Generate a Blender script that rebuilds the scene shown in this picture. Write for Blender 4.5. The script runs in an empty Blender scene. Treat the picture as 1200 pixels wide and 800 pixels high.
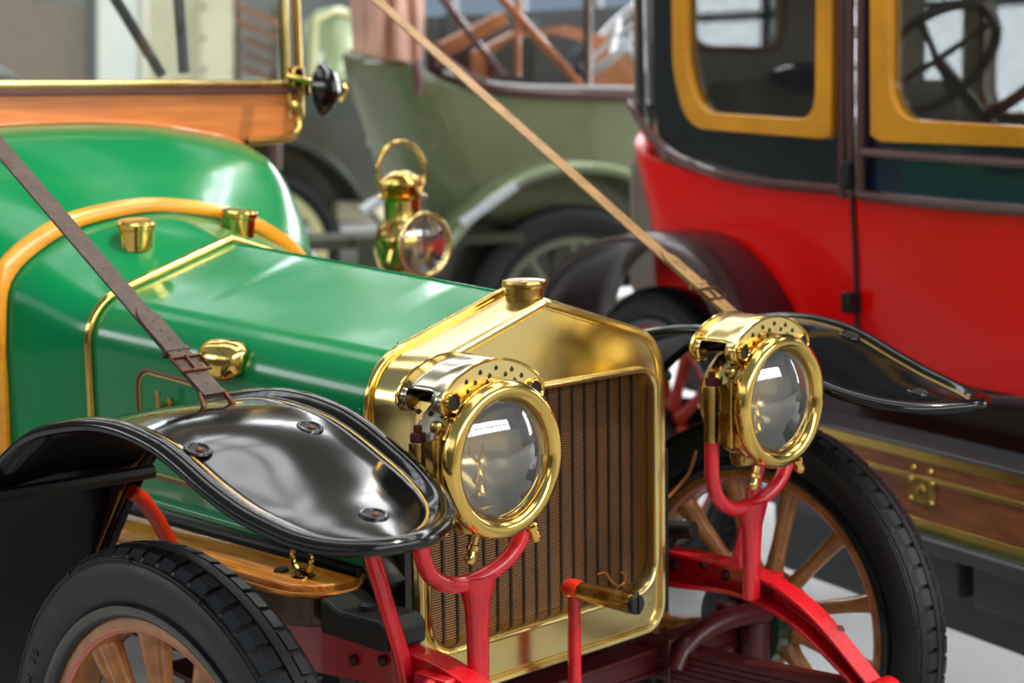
import bpy, bmesh, math, random
from mathutils import Vector as V, Matrix as MX
random.seed(7)
S = bpy.context.scene
COL = S.collection
PI = math.pi

# ------------------------------------------------------------------ camera
CAM = V((-2.0767, -2.0149, 1.4256)); FPX = 2072.4
CR = V((0.70973838, -0.70432315, -0.01415393)); CU = V((0.1034076, 0.08428649, 0.99106138)); CF = V((0.69683448, 0.70485792, -0.13265373))
cd = bpy.data.cameras.new('camera'); cam = bpy.data.objects.new('camera', cd); COL.objects.link(cam)
m = MX((CR, CU, -CF)).transposed().to_4x4(); m.translation = CAM; cam.matrix_world = m
cd.sensor_width = 36; cd.lens = FPX / 1200 * 36; cd.clip_end = 200
cd.dof.use_dof = True; cd.dof.focus_distance = 2.62; cd.dof.aperture_fstop = 3.6
S.camera = cam

# ------------------------------------------------------------------ light
S.view_settings.view_transform = 'Standard'; S.view_settings.look = 'None'
S.view_settings.exposure = 0.2; S.view_settings.gamma = 1; S.view_settings.use_curve_mapping = False
W = bpy.data.worlds.new('world'); S.world = W; W.use_nodes = True
W.node_tree.nodes['Background'].inputs[0].default_value = (0.62, 0.80, 1.0, 1); W.node_tree.nodes['Background'].inputs[1].default_value = 0.30
sd = bpy.data.lights.new('sun', 'SUN'); so = bpy.data.objects.new('sun', sd); COL.objects.link(so)
sd.energy = 2.7; sd.angle = math.radians(2.0); sd.color = (1.0, 0.89, 0.70)
so.rotation_euler = V((-0.26, 0.36, -0.90)).to_track_quat('-Z', 'Y').to_euler()
def area(name, loc, to, sx, sy, e, col=(1, 1, 1)):
    d = bpy.data.lights.new(name, 'AREA'); d.shape = 'RECTANGLE'; d.size = sx; d.size_y = sy; d.energy = e; d.color = col
    o = bpy.data.objects.new(name, d); COL.objects.link(o); o.location = loc
    o.rotation_euler = (V(to) - V(loc)).to_track_quat('-Z', 'Y').to_euler(); return o
for i, x in enumerate((-0.4, 3.4, 7.2)):
    area('skylight', (x, 4.5, 6.85), (x, 4.5, 0), 1.5, 18, (300, 420, 1100)[i], (0.96, 0.98, 1.0))
area('window_or_fill', (-8.9, -1.0, 4.6), (0, -1.0, 3.6), 13, 1.9, 130, (0.95, 0.98, 1.0))
area('window_or_fill', (1.5, -8.9, 4.6), (1.5, 0, 3.4), 13, 1.9, 900, (0.95, 0.98, 1.0))
area('window_or_fill', (-8.9, 9.8, 4.6), (0, 9.0, 2.6), 8, 1.9, 420, (0.97, 0.98, 1.0))  # added fill, no known window; brightens the olive car's tail and the wagon
area('window_or_fill', (12.85, 4.5, 2.9), (0, 4.5, 2.4), 19, 3.6, 2000, (0.97, 0.98, 1.0))

# ------------------------------------------------------------------ helpers
def lin(h):
    h = h.lstrip('#'); c = [int(h[i:i + 2], 16) / 255 for i in (0, 2, 4)]
    return tuple((x / 12.92 if x <= .04045 else ((x + .055) / 1.055) ** 2.4) for x in c) + (1,)
MATS = {}
def mat(name, col, rough=.4, metal=0, coat=0, noise=0, nscale=8, bump=0, bscale=60, col2=None, emit=0, aniso=None, spec=None, rvar=0):
    M = bpy.data.materials.new(name); M.use_nodes = True; nt = M.node_tree; b = nt.nodes['Principled BSDF']
    c = lin(col); b.inputs['Base Color'].default_value = c; b.inputs['Roughness'].default_value = rough; b.inputs['Metallic'].default_value = metal
    b.inputs['Coat Weight'].default_value = coat; b.inputs['Coat Roughness'].default_value = .04
    if spec is not None: b.inputs['Specular IOR Level'].default_value = spec
    tc = nt.nodes.new('ShaderNodeTexCoord')
    mp = nt.nodes.new('ShaderNodeMapping'); nt.links.new(tc.outputs['Object'], mp.inputs[0])
    if aniso: mp.inputs['Scale'].default_value = aniso
    if noise or rvar:
        n = nt.nodes.new('ShaderNodeTexNoise'); n.inputs['Scale'].default_value = nscale; n.inputs['Detail'].default_value = 6
        nt.links.new(mp.outputs[0], n.inputs['Vector'])
    if noise:
        r = nt.nodes.new('ShaderNodeValToRGB'); r.color_ramp.elements[0].position = .35; r.color_ramp.elements[1].position = .68
        c2 = lin(col2) if col2 else tuple(x * (1 - noise) for x in c[:3]) + (1,)
        r.color_ramp.elements[0].color = c2; r.color_ramp.elements[1].color = c
        nt.links.new(n.outputs['Fac'], r.inputs[0]); nt.links.new(r.outputs[0], b.inputs['Base Color'])
    if rvar:
        k = nt.nodes.new('ShaderNodeMapRange'); k.inputs['From Min'].default_value = .3; k.inputs['From Max'].default_value = .7
        k.inputs['To Min'].default_value = max(0, rough - rvar); k.inputs['To Max'].default_value = rough + rvar
        nt.links.new(n.outputs['Fac'], k.inputs[0]); nt.links.new(k.outputs[0], b.inputs['Roughness'])
    if bump:
        n2 = nt.nodes.new('ShaderNodeTexNoise'); n2.inputs['Scale'].default_value = bscale; n2.inputs['Detail'].default_value = 5
        nt.links.new(mp.outputs[0], n2.inputs['Vector'])
        bp = nt.nodes.new('ShaderNodeBump'); bp.inputs['Strength'].default_value = bump; bp.inputs['Distance'].default_value = .01
        nt.links.new(n2.outputs['Fac'], bp.inputs['Height']); nt.links.new(bp.outputs[0], b.inputs['Normal'])
    if emit:
        b.inputs['Emission Color'].default_value = c; b.inputs['Emission Strength'].default_value = emit
    MATS[name] = M; return M
mat('brass', '#ecd898', .22, 1, noise=.2, nscale=5, rvar=.07, bump=.02, bscale=9, col2='#e2c67c')
mat('brass_gold', '#e6c068', .14, 1, noise=.2, nscale=9, rvar=.04)
mat('brass_old', '#c6a258', .26, 1, noise=.5, nscale=25, rvar=.1)
mat('silver', '#c9c0a8', .2, 1, noise=.2, nscale=12, rvar=.05)
mat('nickel_sunlit', '#ded6c2', .42, .5, noise=.2, nscale=30)
mat('green', '#007a44', .2, 0, .12, spec=.3, rvar=.05, nscale=4, bump=.006, bscale=5)
mat('green_side', '#005c44', .22, 0, 1, rvar=.05, nscale=4, bump=.006, bscale=5)
mat('stripe_red', '#7d3020', .4); mat('stripe_gold', '#c89a3a', .35, .3)
mat('arch_wood', '#f2a41c', .32, 0, .5, noise=1, nscale=6, col2='#dc8a12', aniso=(1, 6, 6), bump=.03, bscale=30)
mat('board_wood', '#e08844', .35, 0, .5, noise=1, nscale=3.5, col2='#bd6a30', aniso=(1.2, 6, 14))
mat('sill_wood', '#d88a1e', .3, 0, .6, noise=1, nscale=7, col2='#935010', aniso=(14, 1.2, 14), bump=.05, bscale=20)
mat('dark_wood', '#5b3f28', .45, 0, .2, noise=1, nscale=8, col2='#3a2718', aniso=(8, 1, 8))
mat('wheel_wood', '#b0743c', .34, 0, .5, noise=1, nscale=14, col2='#8a5222', aniso=(2, 2, 2), bump=.03, bscale=40)
mat('wheel_pink', '#c8766a', .4)
mat('black', '#0b0b0b', .12, 0, 0, spec=.4, rvar=.03, nscale=6, bump=.012, bscale=4)
mat('black_matte', '#17140f', .55, 0, 0, noise=.4, nscale=10, col2='#0d0b0a')
mat('rubber', '#131416', .52, 0, 0, noise=.35, nscale=18, rvar=.06)
mat('rim_black', '#101112', .25, 0, .4)
mat('red', '#c80a1c', .3, 0, .35, noise=.35, nscale=20, rvar=.06, bump=.04, bscale=40)
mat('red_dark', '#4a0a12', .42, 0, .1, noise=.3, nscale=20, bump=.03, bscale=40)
mat('red_bright', '#d42a10', .3, 0, .6, noise=.15, nscale=20)
mat('leather', '#4c382d', .62, 0, 0, noise=.5, nscale=40, col2='#38271e', bump=.35, bscale=220)
mat('leather_tan', '#9c7440', .55, 0, 0, noise=.4, nscale=30, bump=.2, bscale=160)
mat('rust', '#6b4026', .5, .6, noise=.5, nscale=40)
mat('copper', '#a86a30', .35, .8)
mat('iron', '#161618', .5, .2, noise=.4, nscale=30)
mat('core_dark', '#120d0a', .6, .2)
mat('cyl_dark', '#33291f', .45, .6)
mat('red_car', '#f80606', .24, 0, .15, spec=.35, rvar=.04, nscale=2)
mat('maroon', '#2e070d', .35, 0, .35)
mat('navy', '#0c2038', .25, 0, .8); mat('car_black', '#10171e', .22, 0, 1)
mat('frame_orange', '#f8a414', .35, 0, .5, noise=.25, nscale=5)
mat('mould_brown', '#5a3430', .35, 0, .5)
mat('cloth_beige', '#b8ad96', .8, noise=.2, nscale=5); mat('cloth_brown', '#7d7062', .8, noise=.3, nscale=6)
mat('chest_wood', '#a85c26', .34, 0, .4, noise=1, nscale=4, col2='#7c3c14', aniso=(2, 2, 12))
mat('slate', '#4a4c50', .35, 0, .3, noise=.2, nscale=8)
mat('olive', '#6e7552', .26, 0, 1, rvar=.05, nscale=2); mat('olive_light', '#94a67a', .3, 0, .8)
mat('olive_dark', '#3d4232', .35, 0, .6); mat('canvas', '#d8a690', .75, noise=.25, nscale=5, bump=.2, bscale=14)
mat('spoke_olive', '#76795f', .4); mat('spoke_cream', '#c9c48e', .45)
mat('grey_green', '#32382f', .3, 0, .8); mat('tan_wood', '#b86a30', .4, 0, .4, noise=.5, nscale=5)
mat('cream', '#e2d9b8', .6, noise=.1, nscale=3); mat('white_paint', '#f2f3ec', .6); mat('box_brown', '#7a6552', .6, noise=.2)
mat('white_steel', '#c8ccd0', .3, .2)
mat('floor_grey', '#a3a4a1', .5, 0, 0, spec=.2, noise=.25, nscale=1.3, rvar=.08)
mat('wall_grey', '#8d8a86', .8, noise=.15, nscale=.6); mat('wall_dark', '#40423f', .8, noise=.2, nscale=.5)
mat('wall_light', '#cbc6ba', .8, noise=.1, nscale=.6); mat('ceiling_dark', '#857c6c', .8); mat('mullion', '#3b3a38', .5)
def glassy(name, tint, base=.04, gain=1.0, rough=.0, haze=0):
    M = bpy.data.materials.new(name); M.use_nodes = True; nt = M.node_tree; nt.nodes.clear()
    o = nt.nodes.new('ShaderNodeOutputMaterial'); t = nt.nodes.new('ShaderNodeBsdfTransparent'); t.inputs[0].default_value = lin(tint)
    g = nt.nodes.new('ShaderNodeBsdfGlossy'); g.inputs['Roughness'].default_value = rough
    fr = nt.nodes.new('ShaderNodeFresnel'); fr.inputs[0].default_value = 1.5
    ma = nt.nodes.new('ShaderNodeMath'); ma.operation = 'MULTIPLY_ADD'; ma.inputs[1].default_value = gain; ma.inputs[2].default_value = base; ma.use_clamp = True
    nt.links.new(fr.outputs[0], ma.inputs[0]); mx = nt.nodes.new('ShaderNodeMixShader')
    nt.links.new(ma.outputs[0], mx.inputs[0]); nt.links.new(t.outputs[0], mx.inputs[1]); nt.links.new(g.outputs[0], mx.inputs[2])
    last = mx
    if haze:
        d = nt.nodes.new('ShaderNodeBsdfDiffuse'); d.inputs[0].default_value = (.7, .7, .66, 1)
        m2 = nt.nodes.new('ShaderNodeMixShader'); m2.inputs[0].default_value = haze
        nt.links.new(mx.outputs[0], m2.inputs[1]); nt.links.new(d.outputs[0], m2.inputs[2]); last = m2
    nt.links.new(last.outputs[0], o.inputs[0]); MATS[name] = M
glassy('lens_glass', '#e6e0d0', .09, 1.6, 0, .06); glassy('pane_glass', '#f4f8f6', .03, 1.0, 0, .03)
glassy('car_glass', '#d8dcdc', .02, .8)
def fin_mat():                                              # bronze fins between the tubes of the core
    M = bpy.data.materials.new('core_fins'); M.use_nodes = True; nt = M.node_tree; b = nt.nodes['Principled BSDF']
    tc = nt.nodes.new('ShaderNodeTexCoord'); sp = nt.nodes.new('ShaderNodeSeparateXYZ'); nt.links.new(tc.outputs['Object'], sp.inputs[0])
    def mth(op, a, bb=None, c=None):
        n = nt.nodes.new('ShaderNodeMath'); n.operation = op
        for i, x in enumerate((a, bb, c)):
            if x is None: continue
            if isinstance(x, (int, float)): n.inputs[i].default_value = x
            else: nt.links.new(x, n.inputs[i])
        return n.outputs[0]
    nz = nt.nodes.new('ShaderNodeTexNoise'); nz.inputs['Scale'].default_value = 30; nt.links.new(tc.outputs['Object'], nz.inputs['Vector'])
    ph = mth('MULTIPLY_ADD', nz.outputs['Fac'], 3.0, mth('MULTIPLY', sp.outputs[2], 2 * PI / .0042))
    tilt = mth('MULTIPLY', mth('PINGPONG', sp.outputs[0], .0153), 90)
    s = mth('SINE', mth('ADD', ph, tilt)); k = mth('MULTIPLY_ADD', s, .5, .5)
    r = nt.nodes.new('ShaderNodeValToRGB'); r.color_ramp.elements[0].position = .42; r.color_ramp.elements[1].position = .85
    r.color_ramp.elements[0].color = lin('#0d0906'); r.color_ramp.elements[1].color = lin('#94663a'); nt.links.new(k, r.inputs[0])
    nt.links.new(r.outputs[0], b.inputs['Base Color']); b.inputs['Roughness'].default_value = .42; b.inputs['Metallic'].default_value = .55
    bp = nt.nodes.new('ShaderNodeBump'); bp.inputs['Strength'].default_value = .6; bp.inputs['Distance'].default_value = .002
    nt.links.new(k, bp.inputs['Height']); nt.links.new(bp.outputs[0], b.inputs['Normal']); MATS['core_fins'] = M
fin_mat()

def ray(px, py): return ((px - 600) / FPX * CR - (py - 400) / FPX * CU + CF).normalized()
def at_x(px, py, x): d = ray(px, py); return CAM + d * ((x - CAM.x) / d.x)
def at_y(px, py, y): d = ray(px, py); return CAM + d * ((y - CAM.y) / d.y)
def at_z(px, py, z): d = ray(px, py); return CAM + d * ((z - CAM.z) / d.z)

class MB:
    def __init__(s, M=None): s.v = []; s.f = []; s.M = M
    def add(s, vs, fs):
        k = len(s.v); s.v += [(s.M @ V(p)) if s.M else V(p) for p in vs]; s.f += [[i + k for i in f] for f in fs]; return s
    def grid(s, rows, cu=False, cv=False, cap0=False, cap1=False):
        n = len(rows[0]); vs = [p for r in rows for p in r]; fs = []
        R = len(rows)
        for i in range(R if cv else R - 1):
            for j in range(n if cu else n - 1):
                a = i * n + j; b = i * n + (j + 1) % n; i2 = (i + 1) % R
                fs.append([a, b, i2 * n + (j + 1) % n, i2 * n + j])
        if cap0: fs.append(list(range(n))[::-1])
        if cap1: fs.append([(R - 1) * n + j for j in range(n)])
        return s.add(vs, fs)
    def tube(s, pts, r, n=10, closed=False, flat=1.0, up=None):
        pts = [V(p) for p in pts]; N = len(pts); rs = r if isinstance(r, (list, tuple)) else [r] * N
        rows = []; pu = V(up) if up else None
        for i, p in enumerate(pts):
            a = pts[(i - 1) % N] if (closed or i > 0) else p; b = pts[(i + 1) % N] if (closed or i < N - 1) else p
            t = (b - a).normalized()
            if pu is None: pu = V((0, 0, 1)) if abs(t.z) < .9 else V((0, 1, 0))
            x = pu.cross(t)
            if x.length < 1e-6: x = V((1, 0, 0)).cross(t)
            x.normalize(); y = t.cross(x).normalized()
            if not up: pu = y
            rows.append([p + x * math.cos(2 * PI * k / n) * rs[i] + y * math.sin(2 * PI * k / n) * rs[i] * flat for k in range(n)])
        return s.grid(rows, cu=True, cv=closed, cap0=not closed, cap1=not closed)
    def lathe(s, prof, o, ax, n=32, a0=0, a1=2 * PI):
        o = V(o); ax = V(ax).normalized(); x = ax.orthogonal().normalized(); y = ax.cross(x)
        full = abs(a1 - a0 - 2 * PI) < 1e-6; N = n if full else n + 1
        rows = [[o + ax * h + (x * math.cos(a0 + (a1 - a0) * k / n) + y * math.sin(a0 + (a1 - a0) * k / n)) * max(r, 1e-5) for k in range(N)] for r, h in prof]
        return s.grid(rows, cu=full)
    def box(s, c, d, R=None):
        c = V(c); vs = []
        for i in (-1, 1):
            for j in (-1, 1):
                for k in (-1, 1):
                    p = V((i * d[0] / 2, j * d[1] / 2, k * d[2] / 2)); vs.append(c + (R @ p if R else p))
        return s.add(vs, [[0, 1, 3, 2], [4, 6, 7, 5], [0, 4, 5, 1], [2, 3, 7, 6], [0, 2, 6, 4], [1, 5, 7, 3]])
    def prism(s, poly, off):
        n = len(poly); off = V(off); vs = [V(p) for p in poly] + [V(p) + off for p in poly]
        return s.add(vs, [list(range(n)), list(range(2 * n - 1, n - 1, -1))] + [[i, (i + 1) % n, n + (i + 1) % n, n + i] for i in range(n)])
    def ring(s, outer, inner, off):                          # frame between two outlines with equal counts
        n = len(outer); off = V(off); o = [V(p) for p in outer]; i_ = [V(p) for p in inner]
        return s.grid([o, i_, [p + off for p in i_], [p + off for p in o]], cu=True, cv=True)
    def build(s, name, material, parent=None, label=None, bevel=0, sub=0, ang=38, solid=0):
        me = bpy.data.meshes.new(name); bm = bmesh.new(); vs = [bm.verts.new(p) for p in s.v]
        for f in s.f:
            try: bm.faces.new([vs[i] for i in f])
            except ValueError: pass
        bmesh.ops.remove_doubles(bm, verts=bm.verts, dist=2e-5)
        bmesh.ops.dissolve_degenerate(bm, edges=bm.edges, dist=1e-6)
        bmesh.ops.recalc_face_normals(bm, faces=bm.faces)
        bm.to_mesh(me); bm.free()
        for p in me.polygons: p.use_smooth = True
        me.set_sharp_from_angle(angle=math.radians(ang))
        me.materials.append(MATS[material]); o = bpy.data.objects.new(name, me); COL.objects.link(o)
        if solid:
            q = o.modifiers.new('solid', 'SOLIDIFY'); q.thickness = solid; q.offset = 0
        if bevel:
            q = o.modifiers.new('bevel', 'BEVEL'); q.width = bevel; q.segments = 2; q.limit_method = 'ANGLE'; q.angle_limit = math.radians(40)
        if sub: q = o.modifiers.new('sub', 'SUBSURF'); q.levels = sub; q.render_levels = sub
        if parent: o.parent = parent
        if label: o['label'] = label
        return o
def thing(name, label, cat, loc, group=None):
    o = bpy.data.objects.new(name, None); COL.objects.link(o); o.location = loc; o['label'] = label; o['category'] = cat
    if group: o['group'] = group
    return o
def own(root):                                               # children were laid out in world space: keep them there
    inv = MX.Translation(root.location).inverted()
    for c in root.children: c.matrix_parent_inverse = inv
def struct(name, mb, m, **k):
    o = mb.build(name, m, **k); o['kind'] = 'structure'; return o
def rounded(poly, rad, n=8):
    out = []; N = len(poly)
    for i in range(N):
        p = V(poly[i]); a = V(poly[i - 1]); b = V(poly[(i + 1) % N]); r = rad[i] if isinstance(rad, (list, tuple)) else rad
        d1 = (a - p); d2 = (b - p); l1, l2 = d1.length, d2.length; d1.normalize(); d2.normalize()
        th = d1.angle(d2); t = min(r / max(math.tan(th / 2), 1e-4), l1 * .49, l2 * .49); rr = t * math.tan(th / 2)
        if rr < 1e-5: out.append(p); continue
        c = p + (d1 + d2).normalized() * (rr / math.sin(th / 2)); s_ = p + d1 * t - c; e_ = p + d2 * t - c
        a0 = math.atan2(s_.y, s_.x); da = (math.atan2(e_.y, e_.x) - a0 + PI) % (2 * PI) - PI
        for k in range(n + 1): a_ = a0 + da * k / n; out.append(c + V((math.cos(a_), math.sin(a_))) * rr)
    return out
def radial(poly, c, N, a0=0):
    out = []; c = V(c)
    for k in range(N):
        a = a0 + 2 * PI * k / N; d = V((math.cos(a), math.sin(a))); best = None
        for i in range(len(poly)):
            p = V(poly[i]) - c; q = V(poly[(i + 1) % len(poly)]) - c; e = q - p
            den = d.x * e.y - d.y * e.x
            if abs(den) < 1e-12: continue
            t = (p.x * e.y - p.y * e.x) / den; u = (p.x * d.y - p.y * d.x) / den
            if t > 0 and -1e-6 <= u <= 1 + 1e-6 and (best is None or t > best): best = t
        out.append(c + d * (best or 0))
    return out
def interp(tab, x):
    if x <= tab[0][0]: return tab[0][1]
    for (a, b), (c, d) in zip(tab, tab[1:]):
        if x <= c: return b + (d - b) * (x - a) / (c - a)
    return tab[-1][1]
def smooth(tab, n=10):                                       # Catmull-Rom through 2D or 3D points
    P = [V(p) for p in tab]; out = []
    for i in range(len(P) - 1):
        a = P[i - 1] if i else P[0]; b = P[i]; c = P[i + 1]; d = P[i + 2] if i + 2 < len(P) else P[-1]
        for k in range(n):
            t = k / n; out.append(.5 * (2 * b + (c - a) * t + (2 * a - 5 * b + 4 * c - d) * t * t + (3 * b - a - 3 * c + d) * t ** 3))
    out.append(P[-1]); return out
def arc(c, r, a0, a1, n): return [V((c[0] + r * math.cos(a0 + (a1 - a0) * k / n), c[1] + r * math.sin(a0 + (a1 - a0) * k / n))) for k in range(n + 1)]

# ------------------------------------------------------------------ the hall
struct('floor', MB().box((2, 3, -.05), (22.4, 24.4, .1)), 'floor_grey')
struct('wall_back', MB().box((2, 15.1, 3.5), (22.4, .2, 7)), 'wall_dark')
struct('wall_left', MB().box((-9.1, 0, 1.8), (.2, 30, 3.6)), 'wall_dark')
struct('wall_right', MB().box((13.1, 3, .5), (.2, 24, 1.0)).box((13.1, 3, 5.9), (.2, 24, 2.2)), 'wall_grey')
cl = MB()
for x0, x1 in ((-2.6, -1.15), (.35, 2.65), (4.15, 6.45), (7.95, 13)): cl.box(((x0 + x1) / 2, 7.6, 7.05), (x1 - x0, 14.8, .15))
cl.box((4.4, -2.9, 7.05), (4.0, 6.2, .15)); struct('ceiling_and_sun_block', cl, 'ceiling_dark')  # this slab is added out of view to block sun from the right floor
for i, x in enumerate((-.4, 3.4, 7.2)):
    w = MB()
    for k in range(14): w.box((x, -4.5 + k * 1.15, 6.72), (1.5, .10, .10))
    for sx in (-.75, 0, .75): w.box((x + sx, 3, 6.74), (.07, 15, .12))
    struct('window_%d' % (i + 1), w, 'mullion')
w = MB()
for k in range(22): w.box((-8.8, -7.5 + k, 4.6), (.08, .09, 1.9))
for z in (3.65, 4.6, 5.55): w.box((-8.8, 3.2, z), (.08, 21.4, .08))
struct('window_4', w, 'mullion')  # far stretch extended to frame the added fill light
struct('wall_front', MB().box((2, -9.1, 1.8), (22, .2, 3.6)), 'wall_light')
w = MB()
for k in range(14): w.box((-5 + k, -8.8, 4.6), (.09, .08, 1.9))
for z in (3.65, 4.6, 5.55): w.box((1.5, -8.8, z), (13, .08, .08))
struct('window_6', w, 'mullion')
w = MB()
for k in range(17): w.box((12.7, -5 + k * 1.18, 2.9), (.08, .12, 3.7))
for z in (1.1, 2.3, 3.5, 4.7): w.box((12.7, 4.5, z), (.08, 19, .09))
struct('window_5', w, 'mullion')

# ------------------------------------------------------------------ the green car
car = thing('vintage_car', 'green vintage car with brass radiator, two brass headlamps and black front mudguards', 'car', (0, .9, 0))
# --- radiator
def shell(off, dz=0):
    a = .3005 - off; zb = .48 + off; zs = 1.018 - off * .8; za = 1.1105 - off * 1.08
    return rounded([(-a, zb), (a, zb), (a, zs), (0, za), (-a, zs)], [max(.006, .055 - off), max(.006, .055 - off), .095 - off, .006, .095 - off], 8)
def opening(off):
    a = .2675 + off
    return rounded([(-a, .5685 - off), (a, .5685 - off), (a, .9564 + off), (-a, .9564 + off)], [.05 + off] * 2 + [.035 + off] * 2, 8)
RC = (0, .76); NR = 200
def rr(poly, y): return [V((p.x, y, p.y)) for p in radial(poly, RC, NR, PI / 2)]
rad = MB().grid([rr(shell(0), .104), rr(shell(0), .012), rr(shell(.002), .004), rr(shell(.006), 0), rr(shell(.012), .001), rr(shell(.0145), .006),
                 rr(shell(.0155), .0035), rr(shell(.0175), .0035), rr(shell(.0185), .0075), rr(opening(.0135), .0075), rr(opening(.0125), .001), rr(opening(.008), -.003), rr(opening(.004), -.002),
                 rr(opening(.001), .003), rr(opening(0), .012), rr(opening(0), .05)], cu=True).build('radiator', 'brass', car, ang=50)
MB().tube(rr(shell(-.003), .107)[:], .0065, 10, closed=True).build('rear_bead', 'brass_gold', rad)
MB().tube([p + V((0, 0, 0)) for p in rr(shell(.004), .03)], .0035, 8, closed=True).build('front_bead', 'brass_gold', rad)
core = MB().box((0, .05, .762), (.536, .03, .40)).build('grille_core', 'core_fins', rad)
tb = MB()
for k in range(17): x = -.2448 + k * .0306; tb.box((x, .0345, .762), (.0046, .004, .39))
tb.build('core_tubes', 'core_dark', core)
MB().lathe([(0, .045), (.028, .0445), (.036, .043), (.0375, .039), (.0375, .034), (.034, .031), (.0315, .031), (.0315, .004), (.036, .0), (.040, -.022)], (0, .055, 1.093), (0, 0, 1), 40).build('filler_cap', 'brass_old', rad)
MB().tube(smooth([at_y(700, 673, .03), at_y(710, 671, .028), at_y(716, 680, .026), at_y(724, 686, .026), at_y(731, 682, .026), at_y(733, 673, .026), at_y(727, 670, .028)], 5), .0018, 6).build('wire_hook', 'copper', rad)
for s in (-1, 1): MB().box((s * .309, .055, .66), (.014, .09, .30)).build('side_shade_plate', 'black_matte', rad)  # black plates added over the brass, shade of the lower sides as colour
# --- engine cover
def section(y):
    t = (y - .105) / (.879 - .105); a = .30 + .026 * t; zs = 1.018 + .040 * t; za = 1.112 + .050 * t; zb = .700 + .020 * t
    p = rounded([(-a, zb - .001), (-a, zs), (0, za), (a, zs), (a, zb - .001)], [.0001, .10, .0001, .10, .0001], 12)
    return p
def sec_rows(y0, y1, n, zcut=None, up=False):
    rows = []
    for k in range(n + 1):
        y = y0 + (y1 - y0) * k / n; rows.append([V((p.x, y, p.y)) for p in section(y)])
    return rows
top = MB(); rows = sec_rows(.108, .879, 24)
top.grid(rows)
hood = top.build('engine_cover', 'green', car, ang=20)
for s in (-1, 1):
    MB().tube([V((s * (.302 + .026 * k / 10), .11 + .77 * k / 10, .703 + .02 * k / 10)) for k in range(11)], .011, 10).build('lower_bead', 'green', hood)
MB().tube([V((p.x * 1.012, .881, p.y + .006)) for p in section(.879)], .0085, 10).build('rear_bead', 'brass_gold', hood)
MB().tube([V((0, .11, 1.1125)), V((0, .875, 1.162))], .0022, 6).build('centre_hinge', 'green', hood)
for y in (.128, .865):
    for p in radial(section(y), (0, .85), 30, PI / 30):
        if p.y > .78: MB().lathe([(0, .0018), (.0028, .0012), (.0036, 0)], (p.x, y, p.y), (p.x, 0, max(p.y - .93, 0) + .02), 8).build('rivet', 'green', hood)
def side_u(y): return .30 + .026 * (y - .105) / .774
for s in (-1, 1):
    # pinstriped panel, catch with brass hood, tee handle
    P2 = rounded([(.16, .745), (.735, .765), (.735, .962), (.16, .925)], .035, 6)
    MB().tube([V((s * (side_u(p.x) + .001), p.x, p.y)) for p in P2], .0022, 6, closed=True).build('pinstripe', 'stripe_red', hood)
    P3 = rounded([(.168, .752), (.727, .772), (.727, .955), (.168, .918)], .03, 6)
    MB().tube([V((s * (side_u(p.x) + .001), p.x, p.y)) for p in P3], .0015, 6, closed=True).build('pinstripe', 'stripe_gold', hood)
    c = V((s * .312, .475, 1.005))
    rows = []
    for k in range(13):
        f_ = math.cos(PI * k / 12); row = []
        for q in range(10):
            a = PI / 2 - PI * .72 * q / 9; e_ = (1 - abs(f_) ** 3.2) ** .4
            row.append(c + V((s * (-.012 + .048 * max(0, math.cos(a)) ** .7 * e_), .054 * f_, -.012 + .040 * math.sin(a) * (.35 + .65 * e_))))
        rows.append(row)
    MB().grid(rows).build('catch_hood', 'brass_gold', hood, solid=.0025, ang=60)
    c = V((s * .318, .636, .905))
    tee = MB().tube([c + V((s * .0, 0, 0)), c + V((s * .026, 0, 0))], .005, 8).tube([c + V((s * .026, 0, -.026)), c + V((s * .026, 0, -.012)), c + V((s * .026, 0, .012)), c + V((s * .026, 0, .026))], [.006, .004, .004, .006], 8)
    tee.lathe([(.010, 0), (.010, .004), (0, .006)], c, (s, 0, 0), 12); tee.build('tee_handle', 'brass_old', hood)
MB().box((0, .50, .56), (.60, .72, .26)).build('engine_block', 'black_matte', car, bevel=.01)
# --- scuttle between hood and arch
def prof(pts, n=14): return smooth(pts, n)
ARC_Y = 1.10
arch_o = [(-.412, .70), (-.410, .90), (-.408, 1.03), (-.385, 1.135), (-.27, 1.209), (-.15, 1.237), (-.01, 1.243), (.16, 1.213), (.27, 1.165), (.345, 1.108), (.395, 1.02), (.410, .90), (.412, .70)]
arch_s = prof(arch_o, 8)
def resample(P, n):
    L = [0]
    for a, b in zip(P, P[1:]): L.append(L[-1] + (V(b) - V(a)).length)
    out = []; j = 0
    for k in range(n):
        d = L[-1] * k / (n - 1)
        while j < len(L) - 2 and L[j + 1] < d: j += 1
        t = (d - L[j]) / max(L[j + 1] - L[j], 1e-9); out.append(V(P[j]).lerp(V(P[j + 1]), min(1, t)))
    return out
NS = 90
A0 = resample(section(.879), NS); A1 = resample([V((p.x, p.y)) for p in arch_s], NS)
ring_i = [V((p.x * .952, p.y - (.026 if p.y > .9 else .026 * max(0, (p.y - .7) / .2)))) for p in A1]
sc = []
for k in range(9):
    t = k / 8; e = t * t * (3 - 2 * t) * .5 + t * .5
    sc.append([V((a.x + (b.x - a.x) * e, .884 + (ARC_Y - .884) * t, a.y + (b.y - a.y) * e)) for a, b in zip(A0, ring_i)])
scut = MB().grid(sc).build('scuttle', 'green', car, ang=20)
SC0 = (0, .85)
ring_o = A1
am = MB().grid([[V((p.x, ARC_Y - .018, p.y)) for p in ring_i], [V((p.x, ARC_Y - .022, p.y - .001)) for p in [q.lerp(r, .5) for q, r in zip(ring_i, ring_o)]], [V((p.x * 1.004, ARC_Y - .012, p.y + .002)) for p in ring_o], [V((p.x * 1.004, ARC_Y + .02, p.y + .002)) for p in ring_o]])
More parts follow.
